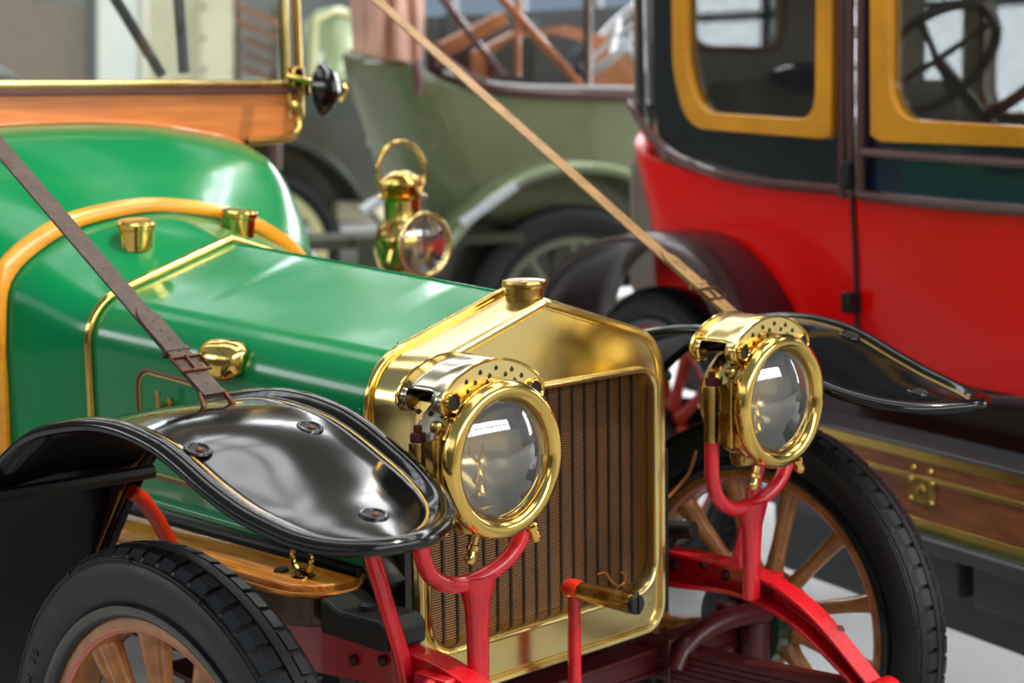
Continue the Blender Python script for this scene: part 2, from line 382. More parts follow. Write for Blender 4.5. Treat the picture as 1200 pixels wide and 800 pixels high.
am.build('wooden_arch', 'arch_wood', scut, ang=60)
def cap_on(px, py_base, x):
    b = at_x(px, py_base, x); return b
for (px, py, x) in ((160, 284, -.17), (279, 270, .15)):
    d = ray(px, py); best = None
    # intersect with the scuttle surface: march along the ray
    for k in range(2000):
        p = CAM + d * (2.6 + k * .001)
        if .89 < p.y < 1.09:
            t = (p.y - .884) / (ARC_Y - .884); e = t * t * (3 - 2 * t) * .5 + t * .5
            zz = interp(sorted([(a.x + (b.x - a.x) * e, a.y + (b.y - a.y) * e) for a, b in zip(A0, ring_i)][20:-20]), p.x)
            if p.z <= zz: best = p; break
    if best is None: best = V((x, 1.0, 1.17))
    MB().lathe([(0, .044), (.034, .0435), (.0385, .040), (.0385, .030), (.036, .028), (.0345, .027), (.0345, -.012)], best, V((best.x * .3, -.12, 1)), 40).build('tank_cap', 'brass_gold', scut, ang=28)
# --- rear cowl up to the windscreen
WY = 1.5
ws_r = [(0, 1.397), (.195, 1.391), (.358, 1.368), (.468, 1.342), (.53, 1.295), (.573, 1.21), (.60, 1.08), (.61, .9), (.61, .70)]
ws = [(-x, z) for x, z in ws_r[:0:-1]] + ws_r
B1 = resample(prof(ws, 8), NS); B0 = [V((p.x * 1.0, p.y)) for p in A1]
cw = []
for k in range(13):
    t = k / 12; e = math.sin(t * PI / 2) ** 1.1
    cw.append([V((a.x + (b.x - a.x) * e, ARC_Y + (WY - ARC_Y) * t, a.y + (b.y - a.y) * e)) for a, b in zip(B0, B1)])
cowl = MB().grid(cw).build('cowl', 'green', car, ang=20)
MB().tube([V((p.x, WY - .012, p.y + .003)) for p in B1 if p.y > 1.0], .006, 8).build('cowl_bead', 'board_wood', cowl)
# --- windscreen: wooden board, brass frame, glass
zb_ = lambda x: interp([(p.x, p.y) for p in B1[16:-16]], x)
brd = [V((-.66, 1.462)), V((.66, 1.462))] + [V((.66, 1.40)), V((.645, 1.362)), V((.62, 1.352)), V((.50, 1.348))] + [V((x / 20, zb_(x / 20) - .004)) for x in range(9, -10, -1)] + [V((-.50, 1.348)), V((-.62, 1.352)), V((-.645, 1.362)), V((-.66, 1.40))]
scr = MB().prism([V((p.x, WY, p.y)) for p in brd], (0, .03, 0)).build('windscreen', 'board_wood', car, bevel=.002)
MB().box((0, WY + .005, 1.468), (1.31, .034, .012)).build('ledge', 'mould_brown', scr)
fr = MB().tube([V((-.645, WY, 1.484)), V((.645, WY, 1.484))], .0105, 10).tube([V((-.645, WY + .002, 1.473)), V((.645, WY + .002, 1.473))], .006, 8)
fr.tube([V((-.645, WY, 2.02)), V((.645, WY, 2.02))], .0105, 10)
for s in (-1, 1): fr.tube([V((s * .628, WY, 1.484)), V((s * .628, WY, 2.02))], .0125, 10).tube([V((s * .640, WY + .004, 1.40)), V((s * .640, WY + .004, 2.02))], .006, 8)
fr.build('glass_frame', 'brass', scr)
for s in (-1, 1):
    MB().tube(smooth([V((s * .50, WY - .005, 1.345)), V((s * .60, WY - .005, 1.349)), V((s * .645, WY - .005, 1.362)), V((s * .664, WY - .005, 1.40)), V((s * .664, WY - .005, 1.50)), V((s * .662, WY - .005, 1.8)), V((s * .662, WY - .005, 2.04))], 6), .0105, 10).build('post', 'brass_gold', scr)
    MB().lathe([(0, 0), (.012, 0), (.013, .008), (.007, .016), (0, .018)], (s * .64, WY - .01, 1.43), (0, -1, 0), 16).build('thumb_screw', 'brass_gold', scr)
    MB().box((s * .655, WY - .004, 1.50), (.035, .03, .05)).lathe([(.016, -.02), (.018, 0), (.016, .02)], (s * .675, WY - .01, 1.475), (0, 0, 1), 14).build('hinge', 'brass_gold', scr, bevel=.003)
MB().box((0, WY + .006, 1.75), (1.25, .005, .53)).build('pane', 'pane_glass', scr)
# black hooded lamp on the screen post
c = at_y(380, 105, WY - .06)
hr = MB(MX.Translation(c) @ MX.Scale(.86, 4) @ MX.Translation(-c)).lathe([(0, .040), (.030, .036), (.055, .024), (.072, .006), (.078, 0), (.074, -.004), (.060, -.014), (.034, -.020), (0, -.022)], c, V((.42, -.9, .0)), 40).build('spot_horn', 'black', car)
MB().tube([c + V((-.075, .05, .035)), c + V((-.03, .02, .02)), c + V((0, 0, -.0))], .008, 8).tube([c + V((.018, -.04, -.03)), c + V((.03, -.05, 0)), c + V((.02, -.04, .02))], .006, 8).build('bracket', 'brass_gold', hr)
# tub behind the screen, seats, top irons
tub = []
for k in range(12):
    t = k / 11; y = WY + .001 + 1.7 * t; zt = interp([(0, 1.27), (.2, 1.15), (.5, 1.13), (.75, 1.26), (1, 1.30)], t); a = interp([(0, .612), (.5, .66), (1, .60)], t)
    tub.append([V((-a, y, .70)), V((-a, y, zt)), V((-a + .03, y, zt + .01)), V((-a + .05, y, zt)), V((-a + .05, y, .70)), V((a - .05, y, .70)), V((a - .05, y, zt)), V((a - .03, y, zt + .01)), V((a, y, zt)), V((a, y, .70))])
MB().grid(tub, cap1=True).build('body_tub', 'green', car, ang=30)
for s in (-1, 1): MB().box((s * .635, 1.85, .315), (.33, 1.9, .03)).build('running_board', 'dark_wood', car, bevel=.006)
MB().box((0, 2.35, .66), (1.1, 1.6, .07)).build('floor_pan', 'black_matte', car)
st = MB()
rows = []
for k in range(13):
    t = k / 12; x = -.56 + 1.1 * t; b = math.sin(PI * t) ** .4; rows.append([V((x, 2.45 - .05 * b, .95)), V((x, 2.43 - .09 * b, 1.2)), V((x, 2.50 - .09 * b, 1.455 + .10 * b)), V((x, 2.56, 1.50 + .10 * b)), V((x, 2.62, 1.45 + .06 * b)), V((x, 2.62, .95))])
st.grid(rows, cu=True, cap0=True, cap1=True); st.build('seat_back', 'black_matte', car, ang=50)
for (x0, y0, x1, y1, yy) in ((130, -10, 190, 88, 2.25), (209, -10, 216, 86, 2.15)):
    MB().tube([at_y(x0, y0, yy), at_y(x1, y1, yy)], .016, 10).build('hood_iron', 'iron', car)

# --- mudguards
ZT = [(-.46, .892), (-.41, .889), (-.36, .888), (-.31, .894), (-.27, .903), (-.225, .915), (-.161, .938), (-.086, .969), (-.028, .985), (.055, .994), (.143, .988), (.261, .962), (.33, .930), (.40, .882), (.47, .81), (.55, .70), (.65, .56), (.78, .42), (.92, .30)]
ZS = smooth([(a, b, 0) for a, b in ZT], 6)
ZS = [(p.x, p.y) for p in ZS]
def fz(y): return interp(ZS, y)
outer_e = [(.92, .80), (.6, .80), (.3, .80), (.1, .80), (-.1, .80), (-.2, .796), (-.26, .787), (-.315, .775), (-.362, .752), (-.40, .712), (-.413, .655)]
inner_e = [(.92, .50), (.6, .495), (.3, .487), (.1, .478), (-.05, .470), (-.15, .467), (-.22, .474), (-.285, .497), (-.34, .535), (-.385, .59), (-.413, .655)]
def mudguard(s):
    NE = 110
    def dens(e):
        P = smooth([(a, b) for a, b in e], 12); return resample(P, NE)
    raw = smooth([V(q) for q in outer_e[:-1]] + [V(outer_e[-1])] + [V(q) for q in inner_e[-2::-1]], 12)
    loop = resample(raw, 2 * NE - 1)
    tipk = max(range(len(loop)), key=lambda k: -loop[k].x)
    loop = resample(loop[:tipk + 1], NE) + resample(loop[tipk:], NE)[1:]
    def inset(P, k, d, sign):
        a = P[max(k - 1, 0)]; b = P[min(k + 1, len(P) - 1)]
        t = (b - a).normalized(); n = V((-t.y, t.x)) * sign; return P[k] + n * d
    def nrm(i):
        a = loop[max(i - 2, 0)]; b = loop[min(i + 2, len(loop) - 1)]; t = (b - a).normalized(); return V((t.y, -t.x))
    # inward direction check
    mid = V((0, .64)); sg = 1 if nrm(20).dot(mid - loop[20]) > 0 else -1
    D = [(0.000, -.006), (-.003, .000), (-.001, .006), (.006, .0105), (.014, .011), (.021, .009), (.027, .003), (.033, 0), (.045, 0)]
    def P3(p, h): return V((s * p.y, p.x, fz(p.x) + h))
    rows = []; under = []
    n = len(loop); NI = NE
    for k in range(NE):
        i, j = k, n - 1 - k
        ni, nj = nrm(i) * sg, nrm(j) * sg
        row = [P3(loop[i] + ni * d, h) for d, h in D]
        a = loop[i] + ni * .045; b = loop[j] + nj * .045
        wid = (b - a).length
        row += [P3(a.lerp(b, q / 8), .007 * min(1, wid / .15) * math.sin(PI * q / 8)) for q in range(1, 8)]
        row += [P3(loop[j] + nj * d, h + .006 * (1 - d / .045) * min(1, (NE - 1 - k) / 40)) for d, h in D[::-1]]
        rows.append(row)
    g = MB().grid(rows).build('mudguard', 'black', car, ang=70, solid=.004)
    stripe = [P3(loop[i] + nrm(i) * sg * .033, .0018) for i in range(4, n - 4)]
    MB().tube(stripe, .0024, 6).build('pinstripe', 'stripe_gold', g)
    for px, py, x in ((232, 527, 0), (363, 501, 0), (438, 603, .0095)):
        z = .9
        for _ in range(12): q = at_z(px, py, z); z = .5 * z + .5 * (fz(q.y) + (.0055 if x == 0 else x))
        q = at_z(px, py, z); dz = (fz(q.y + .02) - fz(q.y - .02)) / .04
        bc = MB().lathe([(.0165 + .0036 * math.cos(a), .0032 * math.sin(a)) for a in [2 * PI * k / 10 for k in range(11)]], (-s * q.x, q.y, z), (0, -dz, 1), 28).build('bolt_cup', 'black', g)
        MB().lathe([(0, .001), (.0155, .001)], (-s * q.x, q.y, z), (0, -dz, 1), 24).build('cup_hole', 'core_dark', bc)
        MB().lathe([(.005, 0), (.004, .002), (0, .0025)], (-s * q.x, q.y - .004, z + .001), (0, -dz, 1), 10).build('bolt_head', 'rust', bc)
    MB().tube([V((s * .80, .42, .845)), V((s * .65, .42, .842)), V((s * .50, .42, .84))], .012, 8).build('under_rib', 'black_matte', g)
    # stays
    MB().tube([V((s * .51, .47, .80)), V((s * .49, .47, .785)), V((s * .455, .48, .74)), V((s * .42, .49, .68))], .013, 10).build('rear_stay', 'red_bright', g)
    MB().tube([V((s * .50, -.088, .955)), V((s * .49, -.087, .88)), V((s * .459, -.085, .772)), V((s * .428, -.082, .680)), V((s * .404, -.081, .610)), V((s * .398, -.081, .570))], .0135, 10, flat=.8).build('front_stay', 'red', g)
    return g
for s in (-1, 1): mudguard(s)

# --- wheels
def letters(txt, parent, M, radius, ang0, step, size, x):
    for i, ch in enumerate(txt):
        if ch == ' ': continue
        cu = bpy.data.curves.new('letter', 'FONT'); cu.body = ch; cu.size = size; cu.extrude = .0016; cu.align_x = 'CENTER'; cu.align_y = 'CENTER'
        o = bpy.data.objects.new('letter', cu); COL.objects.link(o); dg = bpy.context.evaluated_depsgraph_get()
        me = bpy.data.meshes.new_from_object(o.evaluated_get(dg)); bpy.data.objects.remove(o)
        a = ang0 - i * step
        # outward face is -X ; radial direction in the (-Y, Z) plane
        rad_ = V((0, -math.cos(a), math.sin(a))); nx = V((-1, 0, 0)); rt = rad_.cross(nx)
        R = MX((rt, rad_, nx)).transposed().to_4x4(); R.translation = V((x, 0, 0)) + rad_ * radius
        me.transform(M @ R); me.materials.append(MATS['rubber']); q = bpy.data.objects.new('tyre_letter', me); COL.objects.link(q); q.parent = parent
def wheel(parent, M, R=.405, w=.046, fel=(.279, .302), n=12, a0=0, spoke='wheel_wood', felloe='wheel_wood', hub='rim_black', tread=True, sr=(.016, .020), outer=-1, hubr=.075, rimr=.316):
    k = R / .405; nseg = 96
    prof = [(rimr, -.030), (rimr + .004, -.036), (rimr + .014, -.044), (.345 * k, -w * 1.06), (.358 * k, -w * 1.10), (.370 * k, -w * 1.08), (.380 * k, -w * 1.01), (.3865 * k, -w * .94), (.388 * k, -w * .90), (.3885 * k, -w * .86), (.393 * k, -w * .80), (.3965 * k, -w * .66), (.398 * k, 0)]
    prof = [(r, x * 1) for r, x in prof] + [(r, -x) for r, x in prof[-2::-1]]
    ty = MB(M).lathe(prof, (0, 0, 0), (1, 0, 0), nseg).build('wheel_tyre', 'rubber', parent, ang=25)
    if tread:
        t = MB(M); nb = 64
        for i in range(nb):
            for sd in (-1, 1):
                b0 = 2 * PI * (i + (.5 if sd > 0 else 0)) / nb; b1 = b0 + 2 * PI / nb * .78
                xs = [sd * w * .86, sd * w * .62, sd * w * .24]; rs = [.3915 * k, .4015 * k, .405 * k]
                vs = []
                for b in (b0, (b0 + b1) / 2, b1):
                    d = V((0, math.cos(b), math.sin(b)))
                    for x, r in zip(xs, rs): vs.append(V((x, 0, 0)) + d * r)
                    for x, r in zip(xs, rs): vs.append(V((x, 0, 0)) + d * (r - .014))
                fs = []
                for q in (0, 1):
                    A = q * 6; B = A + 6
                    fs += [[A, A + 1, B + 1, B], [A + 1, A + 2, B + 2, B + 1], [A, B, B + 3, A + 3], [A + 2, A + 5, B + 5, B + 2]]
                fs += [[0, 3, 4, 1], [1, 4, 5, 2], [12, 13, 16, 15], [13, 14, 17, 16]]
                t.add(vs, fs)
        t.lathe([(.395 * k, -w * .19), (.4055 * k, -w * .16), (.406 * k, 0), (.4055 * k, w * .16), (.395 * k, w * .19)], (0, 0, 0), (1, 0, 0), nseg)
        for sd in (-1, 1):
            for rr_, ww_ in ((.3835, .985), (.3875, .935)): t.lathe([(rr_ * k + .0018 * math.cos(a), sd * w * ww_ + .0018 * math.sin(a)) for a in [2 * PI * q / 6 for q in range(7)]], (0, 0, 0), (1, 0, 0), nseg)
        for i in range(14):
            b = 2 * PI * (i + .35) / 14; d = V((0, math.cos(b), math.sin(b)))
            for sd in (-1, 1): t.box(V((sd * w * .93, 0, 0)) + d * (.3845 * k), (.008, .0022, .016), MX.Rotation(b - PI / 2, 3, 'X'))
        t.build('tread', 'rubber', ty, ang=30)
    MB(M).lathe([(fel[1] - .003, -.034), (fel[1] + .002, -.042), (rimr - .004, -.046), (rimr + .004, -.045), (rimr + .007, -.038), (rimr, -.03), (rimr - .01, 0), (rimr, .03), (rimr + .007, .038), (rimr + .004, .045), (rimr - .004, .046), (fel[1] + .002, .042), (fel[1] - .003, .034)], (0, 0, 0), (1, 0, 0), 72).build('rim', 'rim_black', ty)
    fe = MB(M).lathe([(fel[1], -.032), (fel[0] + .004, -.033), (fel[0], -.028), (fel[0] - .002, 0), (fel[0], .028), (fel[0] + .004, .033), (fel[1], .032)], (0, 0, 0), (1, 0, 0), 72).build('felloe', felloe, ty)
    for sd in (-1, 1): MB(M).lathe([(fel[0] - .001, sd * .0285), (fel[0] + .0045, sd * .0338), (fel[0] + .006, sd * .0335)], (0, 0, 0), (1, 0, 0), 72).build('felloe_line', 'wheel_pink' if spoke == 'wheel_wood' else felloe, ty)
    for i in range(n):
        a = a0 + 2 * PI * i / n; d = V((0, -math.cos(a), math.sin(a))); tt = V((0, math.sin(a), math.cos(a)))
        rows = []
        for r, wx, wt in ((hubr * .7, .022, .030), (hubr * 1.1, .022, .026), (hubr * 1.45, .021, .0165), (.16 * k, .019, .0145), (.22 * k, .021, .0155), (fel[0] - .03, .024, .018), (fel[0] + .004, .027, .023)):
            wt *= sr[0] / .016; rows.append([V((math.cos(2 * PI * q / 12) * wx, 0, 0)) + d * r + tt * math.sin(2 * PI * q / 12) * wt for q in range(12)])
        MB(M).grid(rows, cu=True, cap0=True, cap1=True).build('spoke', spoke, ty)
    MB(M).lathe([(0, -.10), (.030, -.10), (.036, -.092), (.038, -.06), (hubr * 1.1, -.045), (hubr * 1.15, -.03), (hubr * 1.15, .03), (hubr * 1.3, .045), (hubr * 1.3, .08), (0, .085)], (0, 0, 0), (1, 0, 0), 36).build('hub', hub, ty)
    return ty
mat('hub_green', '#0f2b20', .35, 0, .5)
R2 = math.radians
tl = wheel(car, MX.Translation((-.70, .0854, .405)), a0=R2(98))
letters('810 x 90', tl, MX.Translation((-.70, .0854, .405)), .354, R2(166.0), R2(2.8), .026, -.0495)
wheel(car, MX.Translation((.70, .0854, .405)) @ MX.Rotation(PI, 4, 'Z') @ MX.Rotation(PI, 4, 'X'), a0=R2(14), hub='hub_green')

# --- frame rails, spring, axle
for s in (-1, 1):
    pt = smooth([(3.1, .613), (.95, .613), (.3, .613), (.03, .612), (-.105, .611), (-.18, .598), (-.24, .576), (-.289, .548), (-.335, .512), (-.377, .476), (-.405, .452)], 6)
    hgt = lambda y: interp([(-.40, .035), (-.3, .05), (-.1, .056), (.1, .075), (.2, .085), (3.2, .085)], y)
    xo, xi = .388, .345
    rows = []
    for p in pt:
        h = hgt(p.x); z = p.y
        rows.append([V((s * xo, p.x, z)), V((s * xo, p.x, z - h)), V((s * xi, p.x, z - h)), V((s * xi, p.x, z - h + .008)), V((s * (xo - .008), p.x, z - h + .008)), V((s * (xo - .008), p.x, z - .008)), V((s * xi, p.x, z - .008)), V((s * xi, p.x, z))])
    ra = MB().grid(rows, cu=True, cap0=True, cap1=True).build('frame_rail', 'red', car, ang=30, bevel=.0015)
    MB().lathe([(0, -.03), (.022, -.03), (.024, -.026), (.024, .026), (.022, .03), (0, .03)], (s * .3665, -.412, .440), (1, 0, 0), 20).build('spring_eye', 'red', ra)
    for y, z in ((-.07, .578), (-.02, .590), (-.31, .522), (.05, .575)): MB().lathe([(.010, -.006), (.010, .004), (.006, .008), (0, .009)], (s * (xo - .006), y, z), (-s, 0, 0), 10).lathe([(.009, 0), (.009, .006), (.005, .009), (0, .01)], (s * xo, y, z), (s, 0, 0), 10).build('bolt', 'red_dark', ra)
    MB().box((s * .395, -.145, .575), (.03, .07, .045)).lathe([(.018, 0), (.018, .012), (.012, .018), (0, .019)], (s * .405, -.15, .578), (s, 0, 0), 14).build('stay_clip', 'red', ra, bevel=.006)
    lf = MB()
    for i in range(6):
        L = .50 - .07 * i; rows = []
        for k in range(17):
            q = -1 + k / 8; y = .0854 + L * q; zc = .430 + .022 * (abs(q) * L / .5) ** 2 - .011 * i
            if i == 0 and abs(q) > .95: zc += 0
            rows.append([V((s * .338, y, zc)), V((s * .392, y, zc)), V((s * .392, y, zc - .009)), V((s * .338, y, zc - .009))])
        lf.grid(rows, cu=True, cap0=True, cap1=True)
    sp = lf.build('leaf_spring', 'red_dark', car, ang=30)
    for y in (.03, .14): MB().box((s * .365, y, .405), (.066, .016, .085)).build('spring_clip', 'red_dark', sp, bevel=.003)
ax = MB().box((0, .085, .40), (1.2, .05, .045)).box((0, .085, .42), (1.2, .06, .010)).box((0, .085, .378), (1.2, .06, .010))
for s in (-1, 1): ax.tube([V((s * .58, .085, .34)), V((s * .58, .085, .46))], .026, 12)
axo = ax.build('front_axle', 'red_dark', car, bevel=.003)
for s in (-1, 1):
    P_ = [at_y(*q, .0) for q in ((792, 785), (803, 760), (820, 742), (845, 728), (872, 720), (895, 717))]
    MB().tube(smooth([V((s * p.x, p.y, p.z)) for p in P_], 6), [.018 + .006 * k / 30 for k in range(31)], 12, flat=.9).build('steering_arm', 'red_dark', axo)
    MB().tube([V((s * .60, .03, .30)), V((s * .60, .03, .44)), V((s * .60, .03, .50))], [.03, .03, .02], 14).build('kingpin', 'red_dark', axo)
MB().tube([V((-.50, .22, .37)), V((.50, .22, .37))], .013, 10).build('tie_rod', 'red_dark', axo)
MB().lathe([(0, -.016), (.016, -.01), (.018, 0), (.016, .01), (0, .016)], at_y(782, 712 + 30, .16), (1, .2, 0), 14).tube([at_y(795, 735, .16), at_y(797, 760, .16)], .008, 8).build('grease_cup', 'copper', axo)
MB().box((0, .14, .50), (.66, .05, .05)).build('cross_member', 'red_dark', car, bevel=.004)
# crank
cr = MB().tube([V((0, -.052, .40)), V((0, -.052, .55)), V((0, -.052, .625))], [.0125, .0115, .0105], 12).build('starting_crank', 'red', car)
MB().lathe([(0, .022), (.013, .020), (.0165, .012), (.0165, -.012), (.013, -.018), (0, -.02)], (0, -.052, .628), (0, -1, 0), 20).build('crank_boss', 'red_bright', cr)  # brighter than the arm: sunlit red put into the colour
MB().lathe([(0, .0), (.0145, 0), (.0155, .01), (.0165, .05), (.0175, .11), (.0165, .118)], (0, -.068, .628), (0, -1, 0), 24).build('crank_grip', 'brass_old', cr)
MB().lathe([(.0165, .116), (.0168, .122), (.015, .126), (0, .127)], (0, -.068, .628), (0, -1, 0), 24).box((0, -.196, .628), (.003, .002, .030)).build('grip_end', 'iron', cr)
MB().tube([V((0, -.06, .41)), V((0, .16, .41))], .018, 12).build('crank_shaft', 'red_dark', cr)
# sill board, tie ring, front block
for s in (-1, 1):
    sb = MB().prism([V((s * .325, .93, .683)), V((s * .432, .93, .683)), V((s * .432, .20, .683)), V((s * .425, .155, .683)), V((s * .405, .125, .683)), V((s * .37, .110, .683)), V((s * .325, .105, .683))], (0, 0, -.016)).build('sill_board', 'sill_wood', car, bevel=.004)
    MB().prism([V((s * .325, .93, .666)), V((s * .428, .93, .666)), V((s * .428, .16, .666)), V((s * .41, .125, .666)), V((s * .325, .11, .666))], (0, 0, -.05)).build('sill_edge', 'dark_wood', sb, bevel=.003)
    MB().tube([V((s * .436, .93, .668)), V((s * .436, .20, .668)), V((s * .429, .152, .668)), V((s * .408, .121, .668)), V((s * .37, .105, .668)), V((s * .34, .100, .670)), V((s * .325, .095, .69))], .005, 8).build('sill_bead', 'copper', sb)
    c = V((s * .38, .185, .683))
    MB().tube([c + V((s * -.010 * 0, -.024 * math.cos(a), .027 - .022 * math.sin(a))) for a in [PI * (-.25 + 1.5 * k / 16) for k in range(17)]], .0055, 8).lathe([(.020, 0), (.018, .003), (0, .004)], c, (0, 0, 1), 18).build('tie_ring', 'brass_gold', sb)
    MB().lathe([(.013, 0), (.011, .004), (0, .005)], (s * .385, .235, .683), (0, 0, 1), 14).lathe([(.011, 0), (.009, .004), (0, .005)], (s * .365, .21, .683), (0, 0, 1), 14).build('screw_head', 'iron', sb)
    if s > 0: continue
    fb = MB().prism([V((s * .335, .095, .616)), V((s * .335, -.06, .616)), V((s * .335, -.06, .650)), V((s * .335, -.045, .662)), V((s * .335, .05, .660)), V((s * .335, .08, .672)), V((s * .335, .095, .672))], (s * .085, 0, 0)).build('radiator_bracket', 'black_matte', car, bevel=.006)
    MB().tube([V((s * .325, .03, .68)), V((s * .325, .06, .72)), V((s * .32, .08, .80)), V((s * .315, .09, .88))], [.03, .028, .024, .02], 12).build('gusset', 'black_matte', fb)
    MB().lathe([(.014, 0), (.014, .008), (.008, .012), (0, .013)], (s * .385, .02, .661), (0, 0, 1), 8).build('bolt', 'iron', fb)
MB().tube(smooth([at_y(783, 583, .10), at_y(797, 568, .09), at_y(808, 553, .08), at_y(816, 528, .07)], 5), .0035, 8).build('copper_pipe', 'copper', car)
MB().tube([V((.36, .06, .615)), V((.37, .045, .645)), V((.375, .0, .652))], [.018, .02, .016], 10).build('rail_block', 'black_matte', car)

# --- headlamps
def headlamp(s):
    c = V((s * .33, -.222, .92)); M = MX.Translation(c)
    body = MB(M).lathe([(.094, -.004), (.101, .006), (.103, .018), (.103, .055), (.100, .072), (.090, .095), (.070, .115), (.04, .128), (0, .132)], (0, 0, 0), (0, 1, 0), 56).build('headlamp', 'brass', car, ang=50)
    bz = [(.1015 + .0140 * math.cos(a), -.004 + .0155 * math.sin(a)) for a in [2 * PI * k / 14 for k in range(15)]]
    MB(M).lathe(bz, (0, 0, 0), (0, 1, 0), 64).lathe([(.0905, -.004), (.0875, -.008), (.0865, -.002), (.0875, .004)], (0, 0, 0), (0, 1, 0), 64).lathe([(.103, .020), (.107, .022), (.107, .028), (.103, .030)], (0, 0, 0), (0, 1, 0), 56).build('bezel', 'brass_gold', body)
    MB(M).lathe([(.088 * math.sin(t) / math.sin(.55), -.004 - .088 * (math.cos(t) - math.cos(.55)) / math.sin(.55)) for t in [.55 * k / 12 for k in range(12, -1, -1)]], (0, 0, 0), (0, 1, 0), 64).build('lens', 'lens_glass', body, ang=80)
    MB(M).lathe([(.0885 * q, .004 + .085 * (1 - q * q)) for q in [1 - k / 14 for k in range(15)]], (0, 0, 0), (0, 1, 0), 56).build('reflector', 'silver', body, ang=80)
    MB(M).lathe([(.006, 0), (.010, .006), (.006, .016), (.012, .022), (.004, .034), (.003, .05)], (0, .045, -.06), (0, 0, 1), 16).tube([(0, .05, -.012), (-.014, .05, .004), (-.012, .05, .014)], .003, 8).tube([(0, .05, -.012), (.014, .05, .004), (.012, .05, .014)], .003, 8).box((0, .05, -.075), (.05, .05, .006)).build('burner', 'brass_gold', body)
    # chimney: two end plates, arched lid
    R0, R1 = .103, .1425; half = R2(42)
    def sector(grow=0):
        A = [V((R1 + grow) * math.sin(a) for a in (0,)) for _ in ()]
        out = []
        for k in range(25): a = -half + 2 * half * k / 24; out.append(((R1 + grow) * math.sin(a), (R1 + grow) * math.cos(a)))
        rm = (R0 + R1) / 2; rc = (R1 - R0) / 2 + grow
        for k in range(1, 8):
            b = PI / 2 - PI * k / 8; cx, cz = rm * math.sin(half), rm * math.cos(half)
            rad_ = V((math.sin(half), math.cos(half))); tan_ = V((math.cos(half), -math.sin(half)))
            q = V((cx, cz)) + rad_ * rc * math.sin(b) + tan_ * rc * math.cos(b); out.append((q.x, q.y))
        for k in range(25): a = half - 2 * half * k / 24; out.append(((R0 - grow) * math.sin(a), (R0 - grow) * math.cos(a)))
        for k in range(1, 8):
            b = -PI / 2 + PI * k / 8; cx, cz = -rm * math.sin(half), rm * math.cos(half)
            rad_ = V((-math.sin(half), math.cos(half))); tan_ = V((-math.cos(half), -math.sin(half)))
            q = V((cx, cz)) + rad_ * rc * math.sin(b) + tan_ * rc * math.cos(b); out.append((q.x, q.y))
        return out
    chim = body
    MB(M).prism([(x, .014, z) for x, z in sector()], (0, .004, 0)).build('chimney_plate', 'brass', body, ang=40)
    MB(M).prism([(x, .104, z) for x, z in sector()], (0, .004, 0)).build('chimney_back', 'brass', body, ang=40)
    rim = [(x, .013, z) for x, z in sector(.001)]
    MB(M).tube(rim, .0022, 6, closed=True).build('chimney_rim', 'brass_gold', chim)
    MB(M).tube([(x, .108, z) for x, _, z in rim], .0028, 6, closed=True).build('chimney_rim', 'brass_gold', chim)
    sec = sector(); top_ = sec[:25]; e1 = sec[25:32]; e2 = sec[-7:]
    lid = MB(M).grid([[V((x, y, z)) for y in (.016, .045, .075, .106)] for x, z in top_])
    for e_, nb in ((([top_[-1]] + e1), 0), ((e2 + [top_[0]]), 1)):
        for ya, yb in ((.016, .034), (.090, .106)): lid.grid([[V((x, y, z)) for y in (ya, yb)] for x, z in e_])
    lid.build('chimney_lid', 'silver' if s < 0 else 'brass', chim, solid=.002)  # left lid silver instead of brass: sky reflection put into its colour
    cr_ = MB(M)
    cr_.grid([[V((.1045 * math.sin(a), y, .1045 * math.cos(a))) for y in (.024, .074)] for a in [-R2(40 + 55 * k / 12) for k in range(13)]]); cr_.build('collar', 'nickel_sunlit' if s < 0 else 'brass', body, solid=.002)  # left collar: worn metal, with its sunlit whiteness put into the colour
    MB(M).grid([[V((r * math.sin(a), y, r * math.cos(a))) for y in (.02, .104)] for r, a in [(R0 + .002, -R2(38) + R2(76) * k / 16) for k in range(17)]]).build('chimney_floor', 'silver', chim, solid=.002)
    for sx in (-1, 1):
        MB(M).tube([(sx * .062, .03, .095), (sx * .085, .10, .112)], .004, 6).tube([(sx * .085, .03, .108), (sx * .068, .10, .092)], .004, 6).build('inner_brace', 'iron', chim)
    rm = (R0 + R1) / 2
    for sx in (-1, 1):
        cx, cz = sx * rm * math.sin(half), rm * math.cos(half)
        MB(M).lathe([(.0112, .006), (.0112, -.004), (.0135, -.006), (.0155, -.003), (.0155, .003)], (cx, .012, cz), (0, 1, 0), 24).build('vent_ring', 'brass_gold', chim)
        MB(M).lathe([(0, -.001), (.0115, -.001)], (cx, .0115, cz), (0, 1, 0), 20).build('vent_hole', 'core_dark', chim)
    stars = MB(M)
    for a, r in ((-24, .128), (-17, .119), (-11, .130), (-3, .121), (3, .131), (-26, .114), (-6, .112), (12, .122), (17, .131), (22, .117), (27, .128)):
        cx, cz = r * math.sin(R2(a)), r * math.cos(R2(a)); stars.prism([(cx + (.0042 if q % 2 == 0 else .0017) * math.sin(PI * q / 5), .0125, cz + (.0042 if q % 2 == 0 else .0017) * math.cos(PI * q / 5)) for q in range(10)], (0, .002, 0))
    stars.build('star_vents', 'core_dark', chim)
    # screws under the lid, hinge, sockets
    scw = MB(M)
    for sx in (-1, 1):
        for y in (.035, .06, .085): scw.lathe([(.0042, 0), (.004, .003), (0, .004)], (sx * .0795, y, .0695), (sx * .75, 0, .66), 10)
    scw.build('screws', 'rust', body)
